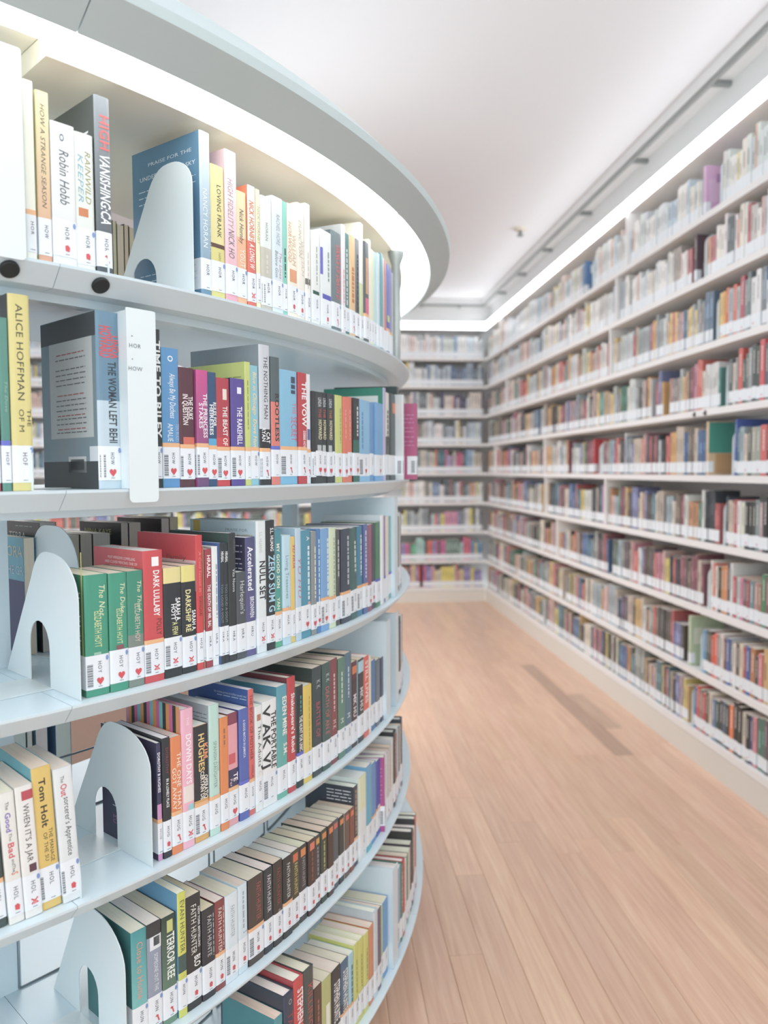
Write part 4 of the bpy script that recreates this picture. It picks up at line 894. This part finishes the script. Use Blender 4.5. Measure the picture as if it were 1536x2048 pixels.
# ------------------------------------------------------------------ books on the ring bookcase
random.seed(11)
EXTRA = {  # print on the side boards that show: key = colour word of the book
    'blue@A': ['PRAISE FOR THE,dfeaf0,.25,.9,.9,.006,C', 'UNDER THE WIDE SKY,e6eff4,.12,.95,.82,.007,C', '~,c4dae6,.1,.95,.74,.004,C', '~,c4dae6,.1,.95,.70,.004,C', '~,c4dae6,.1,.9,.66,.004,C', '~,c4dae6,.1,.95,.20,.004,C', '~,c4dae6,.1,.95,.16,.004,C', '~,c4dae6,.1,.95,.12,.004,C'],
    'charcoal_and_red@A': ['~,dfe6e4,.3,.62,.86,.008,C', '~,dfe6e4,.4,.9,.81,.008,C', '~,dfe6e4,.5,.8,.76,.007,C'],
    'storm_blue@B': ['#,3f474b,.0,1,.93,.034,C', '#,ccd3d2,.16,.94,.58,.145,C'] + ['~,6c7276,.28,.82,%s,.004,C' % z for z in (.76, .7, .67, .64, .61, .52, .49, .46, .41, .38, .33)] + ['~,c05a60,.3,.8,%s,.004,C' % z for z in (.79, .55, .43, .35)] + ['#,3c4447,.0,1,.08,.04,C', '#,e0e4e4,.48,.8,.14,.024,C', '#,5a6266,.52,.76,.14,.016,C'],
    'red@C': ['MOST IMPRESSIVE COMPELLING,f4e4e4,.3,.86,.93,.0045,C', 'AND CLEVER PIERCING ONE OF,f4e4e4,.24,.9,.895,.0045,C', 'BOOKS TO BE PUBLISHED THIS YEAR,f4e4e4,.34,.84,.86,.0045,C'],
    'bright_red@C': ['#,e4c0c0,.0,1,.70,.05,C', 'Family,8a4a50,.5,.85,.83,.008,C'],
    'white@C514': ['#,d8b840,.05,.16,.93,.03,C', 'PRAISE FOR,8a969c,.55,.88,.93,.005,C', 'KAREN RUSSELL,c8a05a,.5,.96,.885,.006,C'],
    'indigo@C': ['~,d0d0dc,.55,.95,%s,.0045,C' % z for z in (.93, .88, .82, .78, .74)],
    'midnight_blue@C': ['~,b8c4cc,.6,.98,%s,.004,C' % z for z in (.95, .91, .8, .76, .72, .68, .64, .6, .5, .46)],
    'mint@D': ['~,78868a,.66,.97,%s,.004,C' % z for z in (.93, .9, .87)],
    'coral_and_blue@D': ['the relentless portrait of a brilliant beautiful mind,c8d8ec,.45,.98,.945,.0045,C', '~,b0c8e4,.5,.98,.92,.004,C'],
    'lime_green@B492': ['~,8a9448,.45,.95,.88,.004,C', '~,8a9448,.45,.95,.85,.004,C'],
    'lilac_and_green@B': ['#,d4dcd8,.0,.92,.78,.06,C'],
    'pink@D': [],
    'emerald_green@C1': ['#,e0d85a,.93,.955,.62,.20,C', '~,dfe8dc,.35,.9,.85,.004,C', '~,dfe8dc,.35,.9,.81,.004,C', '~,dfe8dc,.35,.9,.66,.004,C', '~,dfe8dc,.35,.9,.62,.004,C', '~,dfe8dc,.35,.9,.58,.004,C', '~,dfe8dc,.35,.9,.5,.004,C', '~,dfe8dc,.35,.9,.46,.004,C'],
    'navy@E': ['~,dfe4ea,.45,.95,%s,.005,C' % z for z in (.94, .9, .86, .82)],
    'navy_and_pink@D': ['~,b8bcd0,.2,.8,.42,.004,C', 'NOVEL,c8ccd8,.2,.55,.36,.006,C', '~,b8bcd0,.2,.8,.3,.004,C', 'MYSTERY,b06a9a,.2,.6,.2,.007,C', 'CLASSICS,b06a9a,.2,.6,.16,.007,C'],
    'navy@F': ['~,a03a48,.4,.8,.84,.009,C'],
}
STRIPES = ['e8953f', '2f2a2c', 'd85a9a', '6fc4c8', 'e8953f', '2f2a2c', 'd85a9a', '6fc4c8', 'e8953f', 'd85a9a', '6fc4c8', '2f2a2c', 'e8953f', 'd85a9a', '2f2a2c', 'e8953f']
shelf = bay = None; rev = False; n = 0
rows = []
for ln in DATA.strip().split('\n'):
    if ln[0] == '@':
        p = ln[1:].split(); shelf, bay = p[0], p[1]; rev = 'reverse' in p; n = 0; continue
    head, _, tail = ln.partition(';')
    n += 1; rows.append((shelf, bay, rev, n, head.split(), tail.split('|') if tail else []))
count = {}
for r in rows: count[(r[0], r[1])] = max(count.get((r[0], r[1]), 0), r[3])
ANCH = {'first_marker': 'past the shelf marker', 'first_seam': 'of the leaning row', 'bookend': 'past the bookend', 'marker': 'past the lettered marker', 'divider': 'before the divider panel'}
ANCH2 = {('B', 'first_marker'): 'of the short opening row'}
for sh, bay, rev, n, F, segs in rows:
    a0, a1, h = map(float, F[:3]); kind, pg, sp, cv, code, flags = F[3:9]
    opt = dict(x.split('=') for x in F[9:]); cw = opt['colour']
    R_ = SHELF_R[sh] - 0.019 - random.random() * 0.004
    w = math.radians(a1 - a0) * R_ - 0.0003
    key = [k for k in EXTRA if k == cw + '@' + sh or (k.startswith(cw + '@' + sh) and k[len(cw) + 2:] in (str(n),))]
    if cw == 'white' and sh == 'C' and 'NULL SET' in ' '.join(segs): key = ['white@C514']
    if cw == 'lime_green' and sh == 'B' and kind == 'T': key = ['lime_green@B492']
    ex = EXTRA[key[0]] if key else []
    if cw == 'navy' and not (kind in 'TH'): ex = []
    if cw == 'pink' and sh == 'D':
        ex = ['#,%s,%.3f,%.3f,.90,.055,C' % (c, .05 + i * .058, .05 + (i + 1) * .058) for i, c in enumerate(STRIPES)]
    d = float(opt.get('depth', h * KIND[kind]['d']))
    b = make_book('book', w, h, kind, pg, sp, cv, code, flags, segs + ex, taper=(R_ - d) / R_, far=a0 > 36, depth=float(opt['depth']) if 'depth' in opt else None)
    on_ring(b, (a0 + a1) / 2, R_, SHELF_Z[sh] + 0.0004, lean=float(opt.get('lean', 0)))
    if 'lean' in opt: b.location.z += abs(math.sin(math.radians(float(opt['lean'])))) * w / 2
    k = count[(sh, bay)] - n + 1 if rev else n
    anchor = ANCH2.get((sh, bay), ANCH[bay])
    lab = '%s %s, %s %s on the curved %s shelf' % (cw.replace('_', ' '), KINDWORD[kind], ordinal(k), anchor, SHELF_ORD[sh])
    tag(b, lab, 'book', 'books on the curved %s shelf' % SHELF_ORD[sh])

# books in the next bay, round the bend past the divider panels
NEXT = {
 'B': (42.2, [('dfe4e6', 'd4dcde', .22, 'H', 'white'), ('b8447c', 'b8447c', .205, 'H', 'magenta'), ('5a6a72', '5a6a72', .2, 'T', 'slate'), ('c8b8a8', 'c8b8a8', .19, 'T', 'stone')]),
 'C': (43.4, [('e0d8c8', 'd0c4b0', .2, 'T', 'cream'), ('5a4038', '5a4038', .2, 'T', 'dark brown'), ('cfd4d4', 'cfd4d4', .21, 'H', 'grey'), ('3a4a6a', '3a4a6a', .2, 'T', 'navy')]),
 'D': (42.6, [('e8c868', 'e8c868', .205, 'T', 'yellow'), ('4a52a0', '4a52a0', .2, 'T', 'indigo'), ('30343a', '2b2f34', .21, 'H', 'black'), ('7a5a78', '7a5a78', .19, 'T', 'mauve'), ('d8d8d4', 'd8d8d4', .2, 'T', 'white'), ('8a9aa4', '8a9aa4', .2, 'T', 'grey blue')]),
 'E': (37.0, [('b83f90', 'b83f90', .185, 'T', 'magenta'), ('dfe4e8', 'dfe4e8', .18, 'T', 'white'), ('c8ccd4', 'd8c4a4', .175, 'M', 'pale grey'), ('cfc4b8', 'cfc4b8', .178, 'M', 'beige'), ('e0e0e0', 'd0d4d8', .19, 'T', 'ash white'), ('33393c', '2c3032', .2, 'H', 'black'), ('b84a50', 'b84a50', .18, 'M', 'crimson'), ('a8c4d4', 'a8c4d4', .19, 'T', 'pale blue'), ('4a3a38', '4a3a38', .18, 'M', 'dark brown'), ('dcd4c8', 'dcd4c8', .18, 'M', 'cream'), ('3c4a5a', '3c4a5a', .19, 'H', 'slate')]),
 'F': (36.6, [('3a4448', '33393c', .2, 'H', 'charcoal'), ('8fb0d8', 'd8d4cc', .2, 'T', 'light blue'), ('3f8a78', '3f8a78', .195, 'H', 'green'), ('c8423c', 'c03a36', .195, 'H', 'red'), ('dcd8d0', 'dcd8d0', .18, 'M', 'white'), ('5f9088', '5f9088', .18, 'M', 'sage'), ('d8d4c8', 'cfc8b8', .18, 'M', 'ivory'), ('46404c', '46404c', .185, 'M', 'dark plum'), ('3a3a3c', '343434', .205, 'H', 'black'), ('9a4a6a', '9a4a6a', .18, 'M', 'rose'), ('d0c8b8', 'd0c8b8', .185, 'T', 'stone'), ('c85a48', '3a3c40', .2, 'H', 'rust'), ('38404a', '38404a', .195, 'T', 'blue black')]),
}
for sh, (a, lst) in NEXT.items():
    for i, (sp, cv, h, kind, cw) in enumerate(lst):
        R_ = SHELF_R[sh] - 0.02; w = random.uniform(.020, .033)
        if sh == 'B' and i == 1: a = 45.3
        if sh == 'B' and i < 2: R_ += (0.022, 0.046)[i]
        if sh == 'E' and i == 0: R_ += 0.006
        da = math.degrees(w / R_)
        d = h * KIND[kind]['d']
        segs = ['~,e8e4e0,.9,.45,.1,.3,d'] if i % 2 == 0 else ['~,c8c4c0,.85,.5,0,.25,d']
        if cw == 'magenta':
            segs = ['~,d88ac0,.3,.96,%.2f,.005,C' % z for z in (.85, .8, .75, .68, .63, .56, .5, .45)] + segs
        b = make_book('book', w, h, kind, 't' if kind == 'M' else 'w', sp, cv, 'HUN', 'b' if i < 2 else ('m' if i % 3 else ''), segs, taper=(R_ - d) / R_, far=True)
        on_ring(b, a + da / 2, R_, SHELF_Z[sh] + 0.0004); a += da + .05
        if sh == 'E' and i == 0:                          # this one stands turned, its board showing
            b.rotation_euler.z += math.radians(14); a += 0.3
        tag(b, '%s %s, %s round the bend past the divider on the curved %s shelf' % (cw, KINDWORD[kind], ordinal(i + 1), SHELF_ORD[sh]), 'book', 'books on the curved %s shelf' % SHELF_ORD[sh])

# second row on the far side of the ring shelves, fore-edges this way
REAR = [('C', 11.87, 12.68, .209, '3f9ab0', 'turquoise', ['ZORA,c8b89a,.35,.98,.88,.02,C', 'THE GR,b0bccc,.4,.98,.72,.016,C', '#,34406a,.0,1,.32,.13,C']), ('C', 12.99, 14.24, .234, '2c3230', 'black', ['TERRA,d8dcd4,.1,.6,.89,.013,C', '~,9aa49c,.3,.8,.965,.004,C']),
        ('C', 14.98, 15.93, .208, '6a5848', 'brown', []), ('C', 15.93, 16.93, .208, '5a4c40', 'dark brown', []), ('C', 16.93, 18.44, .207, '6a5a4a', 'umber', []),
        ('C', 19.32, 20.05, .224, '262b33', 'midnight', ['NINA KAYE,c8cc6a,.12,.78,.92,.0105,C']), ('C', 20.05, 21.24, .223, '4a5058', 'slate', []), ('C', 23.23, 24.15, .227, '3c3230', 'dark brown', []), ('C', 24.15, 25.12, .228, '8a8478', 'taupe', []),
        ('D', 10.3, 10.82, .19, '30363a', 'black', []), ('D', 10.82, 11.74, .195, '4a5050', 'grey', []), ('D', 11.74, 12.15, .19, 'a8b4b0', 'pale grey', []), ('D', 12.32, 13.2, .195, '8fb4c4', 'pale blue', []), ('D', 13.7, 14.9, .2, '4f7fa8', 'blue', []),
        ('A', 19.21, 19.61, .2, '33383a', 'black', []), ('A', 19.61, 20.23, .196, 'd8cc9a', 'straw', []), ('A', 20.23, 20.69, .2, '2f3434', 'charcoal', []), ('A', 20.69, 21.6, .198, '8a8478', 'taupe', [])]
rc = {}
for sh, a0, a1, h, cv, cw, ex in REAR:
    d = 0.13; r_fe = RING - 0.345; r_sp = r_fe - d
    w = math.radians(a1 - a0) * r_fe - .0004
    rc[sh] = rc.get(sh, 0) + 1
    # the wedge widens outwards here, towards the fore-edge
    b = make_book('book', w * r_sp / r_fe, h, 'T', 'w' if sh == 'D' else 't', cv, cv, '', '', ex, taper=r_fe / r_sp, depth=d, label_on=False, rear=True)
    on_ring(b, (a0 + a1) / 2, r_sp, SHELF_Z[sh] + .0004, out=False)
    tag(b, '%s book, %s of the inner row behind the curved %s shelf' % (cw, ordinal(rc[sh]), SHELF_ORD[sh]), 'book', 'inner row of the curved %s shelf' % SHELF_ORD[sh])

# ------------------------------------------------------------------ the wall cases' books: the largest in view one by one, the rest as one mass
# level (0 = top), list of (px-free) runs: y start, then (width mm, height mm, colour, word)
WROWS = {
 2: (3.31, [(24, 205, 'e8c878', 'yellow'), (24, 205, 'e8a848', 'amber'), (22, 215, 'd8683f', 'rust'), (32, 205, 'a8b4bc', 'grey blue'), (22, 215, 'e0644c', 'red'), (26, 200, 'b0b4b4', 'grey'), (28, 235, 'b84a5c', 'crimson'), (22, 215, '7c8a8c', 'dark grey'), (22, 240, '6a7c80', 'slate'), (32, 210, 'dfe2e4', 'white'), (30, 235, 'e6e6e8', 'pearl white')]),
 3: (3.22, [(26, 200, '5a6466', 'dark grey'), (18, 180, 'd8ccc0', 'cream'), (20, 200, '8c9490', 'grey'), (30, 235, 'd85a50', 'red'), (22, 185, '505856', 'charcoal'), (22, 205, '6a7270', 'iron grey'), (24, 225, '9aa2a4', 'light grey'), (26, 235, '4a5254', 'graphite'), (22, 225, '44584c', 'dark green'), (30, 245, 'd8505a', 'scarlet'), (24, 225, '54646e', 'slate'), (24, 215, '8a8884', 'taupe')]),
 4: (3.16, [(14, 240, '3a5cae', 'royal blue'), (18, 200, '4a7a88', 'teal'), (30, 205, '9cb0b8', 'grey blue'), (22, 175, 'd8c8b4', 'cream'), (26, 195, '5a6058', 'dark olive'), (30, 200, 'a8a898', 'stone'), (28, 200, '9aa49c', 'sage'), (40, 205, 'd8605c', 'red'), (22, 205, '3c4248', 'black'), (24, 200, '6a4a80', 'purple')]),
 5: (3.22, [(16, 215, '3a4656', 'navy'), (26, 200, 'c8b8a4', 'beige'), (20, 190, 'c8a8a0', 'dusty pink'), (18, 205, 'b83a44', 'red'), (26, 200, 'e0dcd8', 'white'), (26, 195, 'd8dcc8', 'ivory'), (24, 200, '33383a', 'black'), (22, 200, '2e3436', 'ebony'), (24, 200, '3a4244', 'charcoal'), (24, 210, '7c9290', 'sage grey'), (24, 200, 'b49aa0', 'mauve'), (30, 225, '2a2d30', 'coal black')]),
 6: (3.345, [(20, 225, 'dcd8d0', 'white'), (22, 215, 'd8584a', 'red'), (20, 205, 'dcd4c4', 'cream'), (20, 205, '30363a', 'black'), (22, 210, 'c88a50', 'ochre'), (24, 215, 'e08a4c', 'orange'), (22, 230, '4a545c', 'slate'), (20, 230, 'd8dcdc', 'pearl'), (26, 178, 'c04a5a', 'crimson'), (24, 178, 'b0d0c8', 'mint'), (24, 180, 'd87aa0', 'pink'), (22, 178, '5a5a54', 'dark olive'), (18, 178, 'b03a4a', 'ruby'), (30, 178, '6a8a94', 'teal grey'), (24, 175, 'b88a80', 'clay'), (22, 175, 'a07868', 'brown'), (26, 215, '3a8a5c', 'green')]),
 7: (3.40, [(24, 200, '4a9ac8', 'blue'), (22, 205, '54605c', 'dark grey'), (22, 205, '4a5048', 'dark olive'), (20, 190, 'e0553c', 'orange red'), (26, 205, 'e85a40', 'vermilion'), (22, 205, '8a9494', 'grey'), (28, 215, 'd8ccc8', 'blush'), (18, 200, '7a4a34', 'brown'), (26, 205, '4a64a8', 'blue violet'), (22, 200, '7c8890', 'slate'), (22, 195, 'dcd4cc', 'cream'), (24, 200, '5a4a44', 'umber'), (26, 205, 'd8ccb4', 'sand'), (16, 195, 'c83a40', 'red'), (30, 205, '2f5aa4', 'royal blue'), (32, 205, 'b87a48', 'tan'), (22, 180, '3a4650', 'navy grey'), (26, 195, 'd87a80', 'rose')]),
 8: (3.475, [(24, 195, '3f6ea4', 'blue'), (24, 210, 'd8402f', 'red'), (24, 200, '8a8078', 'taupe'), (26, 190, 'c83a40', 'crimson'), (24, 205, '6a5a4c', 'umber'), (28, 205, 'd0c4b0', 'sand'), (26, 190, '6a86b0', 'slate blue'), (28, 190, '2f5a54', 'bottle green'), (24, 200, '4a3a44', 'plum'), (24, 200, '2f6a80', 'teal'), (28, 200, '44383c', 'dark brown'), (30, 205, 'f07a34', 'orange'), (32, 230, '26282a', 'black'), (26, 220, '33342f', 'soot black'), (28, 205, 'c8c0b0', 'stone'), (24, 205, '2c2c30', 'jet black'), (20, 205, '3a4a78', 'navy'), (24, 210, 'd88a94', 'pink')]),
}
WSHELF = ['top', 'second', 'third', 'fourth', 'fifth', 'sixth', 'seventh', 'eighth', 'bottom']
used_to = {}
for lv, (y, lst) in WROWS.items():
    start = y
    for i, (w, h, c, word) in enumerate(lst):
        w = w / 1000 * 1.12; h = h / 1000
        if y < 2.78: break
        dim = tuple(v for v in lin(c)); segs = ['~,e8e4dc,.9,.5,.05,.3,d'] if sum(dim) < 1.2 else ['~,5a5652,.9,.5,.05,.3,d']
        b = make_book('book', w - .0006, h, 'T', 't' if h < .19 else 'w', c, c, '', 'm' if i % 3 == 0 else '', segs, far=True)
        b.location = (WALL_X + 0.018 + random.random() * .004, y - w / 2, WALL_Z[lv] + .0004)
        lean = 0
        b.rotation_euler = (0, 0, -math.pi / 2)
        tag(b, '%s book, %s past the white bookend on the long wall\'s %s shelf' % (word, ordinal(i + 1), WSHELF[lv]), 'book', 'books on the long wall\'s %s shelf' % WSHELF[lv])
        y -= w
    used_to[lv] = (start, y)
# plain bookends before those runs
for lv, (a, b_) in used_to.items():
    be = bookend('white bookend at the start of a run on the long wall\'s %s shelf' % WSHELF[lv], L=0.2, zc=0.15, sc=0.05, zt=0.20, sf=0.07, arch=(0.08, 0.13, 0.06), tongue=0.035, group='bookends on the long wall')
    be.location = (WALL_X + 0.01, a + 0.004, WALL_Z[lv] + .0003); be.rotation_euler = (0, 0, -math.pi / 2)

# books on the long wall whose front board shows because the next ones stand a hand's breadth away
FACE = [(4, 3.378, 3.21, .245, 'd8b890', 'teal and tan', ['#,2f9a88,.0,1,.70,.14,C', '#,c89a60,.2,.8,.22,.09,C']), (4, 4.826, 4.715, .225, 'c8303a', 'bright red', ['#,d84a4a,.2,.8,.7,.05,C']),
        (0, 3.445, 3.30, .225, 'd8a8d4', 'lilac', ['#,e0b8dc,.1,.9,.5,.1,C', '#,b080b8,.3,.8,.75,.04,C']), (0, 5.02, 4.87, .215, '4f80b8', 'blue and white', ['#,dfe8f0,.2,.8,.75,.05,C']), (1, 3.52, 3.43, .225, '5a4450', 'dark maroon', ['#,b0a0a8,.2,.8,.3,.05,C']), (7, 3.515, 3.42, .24, 'b8ccA8'.lower(), 'pale green', ['#,d8e0cc,.1,.9,.6,.08,C'])]
FGAP = {}
for lv, y, y_to, h, c, word, ex in FACE:
    w = .024
    b = make_book('book', w - .0006, h, 'T', 'w', c, c, '', '', ex + ['~,e8e4dc,.9,.5,.05,.3,d'], far=True, depth=.165, rear=True)
    b.location = (WALL_X + .018, y + w / 2, WALL_Z[lv] + .0004); b.rotation_euler = (0, 0, -math.pi / 2)
    tag(b, '%s book showing its board by a bookend on the long wall\'s %s shelf' % (word, WSHELF[lv]), 'book', 'books on the long wall\'s %s shelf' % WSHELF[lv])
    FGAP.setdefault(lv, []).append((S(y + w) - .001, S(y_to)))
    if lv not in used_to or y_to > used_to[lv][0] + .06:
        be = bookend('white bookend beside the %s book on the long wall\'s %s shelf' % (word, WSHELF[lv]), L=0.2, zc=0.15, sc=0.05, zt=0.20, sf=0.07, arch=(0.08, 0.13, 0.06), tongue=0.06, group='bookends on the long wall')
        be.location = (WALL_X + 0.01, y_to + 0.003, WALL_Z[lv] + .0003); be.rotation_euler = (0, 0, -math.pi / 2)

# mass of the remaining wall books
PAL_TOP = ['e4e8ec', 'dfe4e8', 'eceae6', 'd8dfe4', 'e8e6e0', 'c8dbe6', 'b8d0e0', 'e8e0d0', 'd0dcd8', 'e6dce0', 'd4e0e0', 'f0eeea', 'dcd8d4', 'e0c8c0', 'c4ccd4', '7aa4c8', 'e4d890', 'e0b08a']  # overexposed look of the upper shelves put into these pale colours
PAL_2 = PAL_TOP[:12] + ['c8c4c0', 'b0b8bc', 'd8b0a8', '9aaab0', 'a8b8c8', 'e0a080', '6a86a8', 'c86a70', 'd8c86a', '5a6a70', 'b0a8a0']
PAL_3 = ['d8d8d8', 'c4ccd0', 'b4bcc0', '9aa4a8', 'd86a60', 'b04a54', 'e0a84c', 'e8c46a', '3f8a84', '5a7a98', 'c8a890', 'd8c8b8', '7a8488', 'dcdcd4', '8a7a78', '4a545a', 'cfd8d8', 'd8948c', 'b8c4b8']
PAL_LOW = ['c8b8a4', 'd8ccb8', 'b84a4a', 'd85a48', '3f6a9a', '4a7a88', '5a6a5c', '6a5a6a', '8a4a5a', 'c88a54', 'd8b060', '3a4448', '4a4a48', '7a6a5c', 'b8a898', '9ab0b8', 'd0d4d0', '3f7a68', 'c87a90', '6a74a8', 'e0d4c0', '8a9290', '58504a', 'cfa8a0', 'd8c450', '2f3a44']
PALS = [PAL_TOP, PAL_2, PAL_3, PAL_LOW + PAL_3, PAL_LOW + PAL_3[:8], PAL_LOW, PAL_LOW, PAL_LOW, PAL_LOW]
BACKP = [PAL_TOP, ['4a6a94', '7a98b8', 'd8dfe4', 'e8c84a', '9aaab8', '5a6a80', 'b8ccd4', 'e0e0dc', '6a7a80', 'dfe6ea', 'c8d4dc'], ['d8dcdc', '4a4a68', '5a4a70', '7a98a8', 'e0d4c8', 'd8b4a8', '6a747a', 'b8c8cc', 'dcdcd8'], PAL_2, ['e0703c', 'e8c060', '8ab0d4', 'd8d4cc', '3f6a78', 'd84a8a', 'c8c0b0', '7a94b0', 'b04a6a', 'd0dcd8'], PAL_2, ['9aa8b0', '6a78a8', 'e0d84a', 'b8c8cc', 'd85a48', 'd88ab0', '5a6a60', 'd8dce0', '8a98a0', '3a4048', 'c8d4c8'], ['3f9ad0', 'e8c85a', 'e05a6a', '4aa078', '3f6a60', '2f7a80', '5a9ac0', 'd84a9a', '9ad0c8', 'e0684c', '3a4a50', '6a8a80'], ['d8d0c8', '7a70b0', 'c84a8a', 'e0c860', 'e0684c', 'd8403a', 'd89ab0', '4a4448', 'c8c4bc', 'e8d84a', 'b8a8a0']]
mass = MB()
LIFT = 0.3  # more haze mixed into the wall books' colours
def mass_book(P, sx, w, h, z, d, c, pc, setb, lean=0.0):
    """P(s, y, z) maps run, depth and height into the world; s runs along the shelf"""
    c = lin(c); y0, y1 = setb, setb + d
    tl = lean * h
    def q(s, y, zz): return P(s + tl * (zz - z) / h, y, zz)
    s0, s1 = sx + .0004, sx + w - .0004; zt = z + h; b = .0008; sb = w * .22
    pr = [(s0, y0 + .0016), (s0 + sb, y0 + .0002), (s1 - sb, y0 + .0002), (s1, y0 + .0016)]
    for (a, ya), (e, ye) in zip(pr, pr[1:]): mass.quad(q(a, ya, z), q(e, ye, z), q(e, ye, zt), q(a, ya, zt), c)
    mass.quad(q(s0, y1, z), q(s0, y0 + .0016, z), q(s0, y0 + .0016, zt), q(s0, y1, zt), c)
    mass.quad(q(s1, y0 + .0016, z), q(s1, y1, z), q(s1, y1, zt), q(s1, y0 + .0016, zt), c)
    mass.quad(q(s0, y0 + .002, zt - b), q(s1, y0 + .002, zt - b), q(s1, y1, zt - b), q(s0, y1, zt - b), pc, 1)
    mass.quad(q(s1, y1, z), q(s0, y1, z), q(s0, y1, zt), q(s1, y1, zt), pc, 1)
    mass.quad(q(s0, y0 + .0016, zt), q(s0 + b, y0 + .0016, zt), q(s0 + b, y1, zt), q(s0, y1, zt), c)
    mass.quad(q(s1 - b, y0 + .0016, zt), q(s1, y0 + .0016, zt), q(s1, y1, zt), q(s1 - b, y1, zt), c)
    l0, l1 = z + .011, z + .062
    for (a, ya), (e, ye) in zip(pr, pr[1:]): mass.quad(q(a, ya - .0004, l0), q(e, ye - .0004, l0), q(e, ye - .0004, l1), q(a, ya - .0004, l1), (.78, .80, .82), 2)
    # a darker or lighter title block
    k = .35 if sum(c) > .9 else 2.6
    tc = tuple(min(.9, v * k + .02) for v in c)
    za, zb = z + h * random.uniform(.42, .55), z + h * random.uniform(.68, .92)
    mass.quad(q(s0 + w * .35, y0 - .0002, za), q(s0 + w * .6, y0 - .0002, za), q(s0 + w * .6, y0 - .0002, zb), q(s0 + w * .35, y0 - .0002, zb), tc)
def fill(P, s_from, s_to, lv, pal, gaps, rnd, hmul=1.0):
    z = WALL_Z[lv] + .0005; s = s_from; run = 0; rc = None
    while s < s_to - .015:
        blocked = [g for g in gaps if g[0] - .03 < s < g[1]]
        if blocked: s = blocked[0][1] + .001; continue
        if run <= 0:
            run = rnd.choice((1, 1, 1, 2, 3, 5)); rc = rnd.choice(pal); rh = rnd.choice((.178, .178, .198, .205, .21, .22, .235)) * hmul; kindt = rnd.random() < .35; leanr = rnd.choice((0, 0, 0, 0, 0, .02))
        w = rnd.uniform(.016, .034); h = rh + rnd.uniform(-.004, .004)
        if any(g[0] - w < s + .0 < g[0] for g in gaps): s = [g for g in gaps if g[0] - w < s < g[0]][0][1] + .001; continue
        if s + w > s_to: break
        pc = PAGE['t'] if kindt else PAGE['w']
        mass_book(P, s, w, min(h, .25), z, rnd.uniform(.105, .15), rc if rnd.random() < .75 else rnd.choice(pal), pc, .018 + rnd.random() * .006, 0)
        s += w; run -= 1
        if rnd.random() < .012 and lv > 2: s += rnd.uniform(.03, .09)
rnd = random.Random(77)
for lv in range(9):
    gaps = [(s - .014, s + .014) for l, s in WDIV if l == lv]
    if lv in used_to: gaps.append((S(used_to[lv][0]) - .042, S(used_to[lv][1]) + .002))
    gaps += FGAP.get(lv, [])
    fill(lambda s, y, z: (WALL_X + y, BACK_Y - s, z), .03, S(1.7), lv, PALS[lv], sorted(gaps), rnd)
for lv in range(9):
    gaps = sorted([(BLEN - 1.75 - .2 * (lv % 2) - .014, BLEN - 1.75 - .2 * (lv % 2) + .014), (BLEN - 3.2 - .014, BLEN - 3.2 + .014)])
    x0 = WALL_X - BLEN
    fill(lambda s, y, z: (x0 + s, BACK_Y + y, z), .6, BLEN - .02, lv, BACKP[lv], gaps, rnd)
mo = mass.build('shelved_books', [M_COVER, M_PAGES, M_LABEL])
tag(mo, 'rows of library books filling the long and end wall shelves', 'books', kind='stuff')
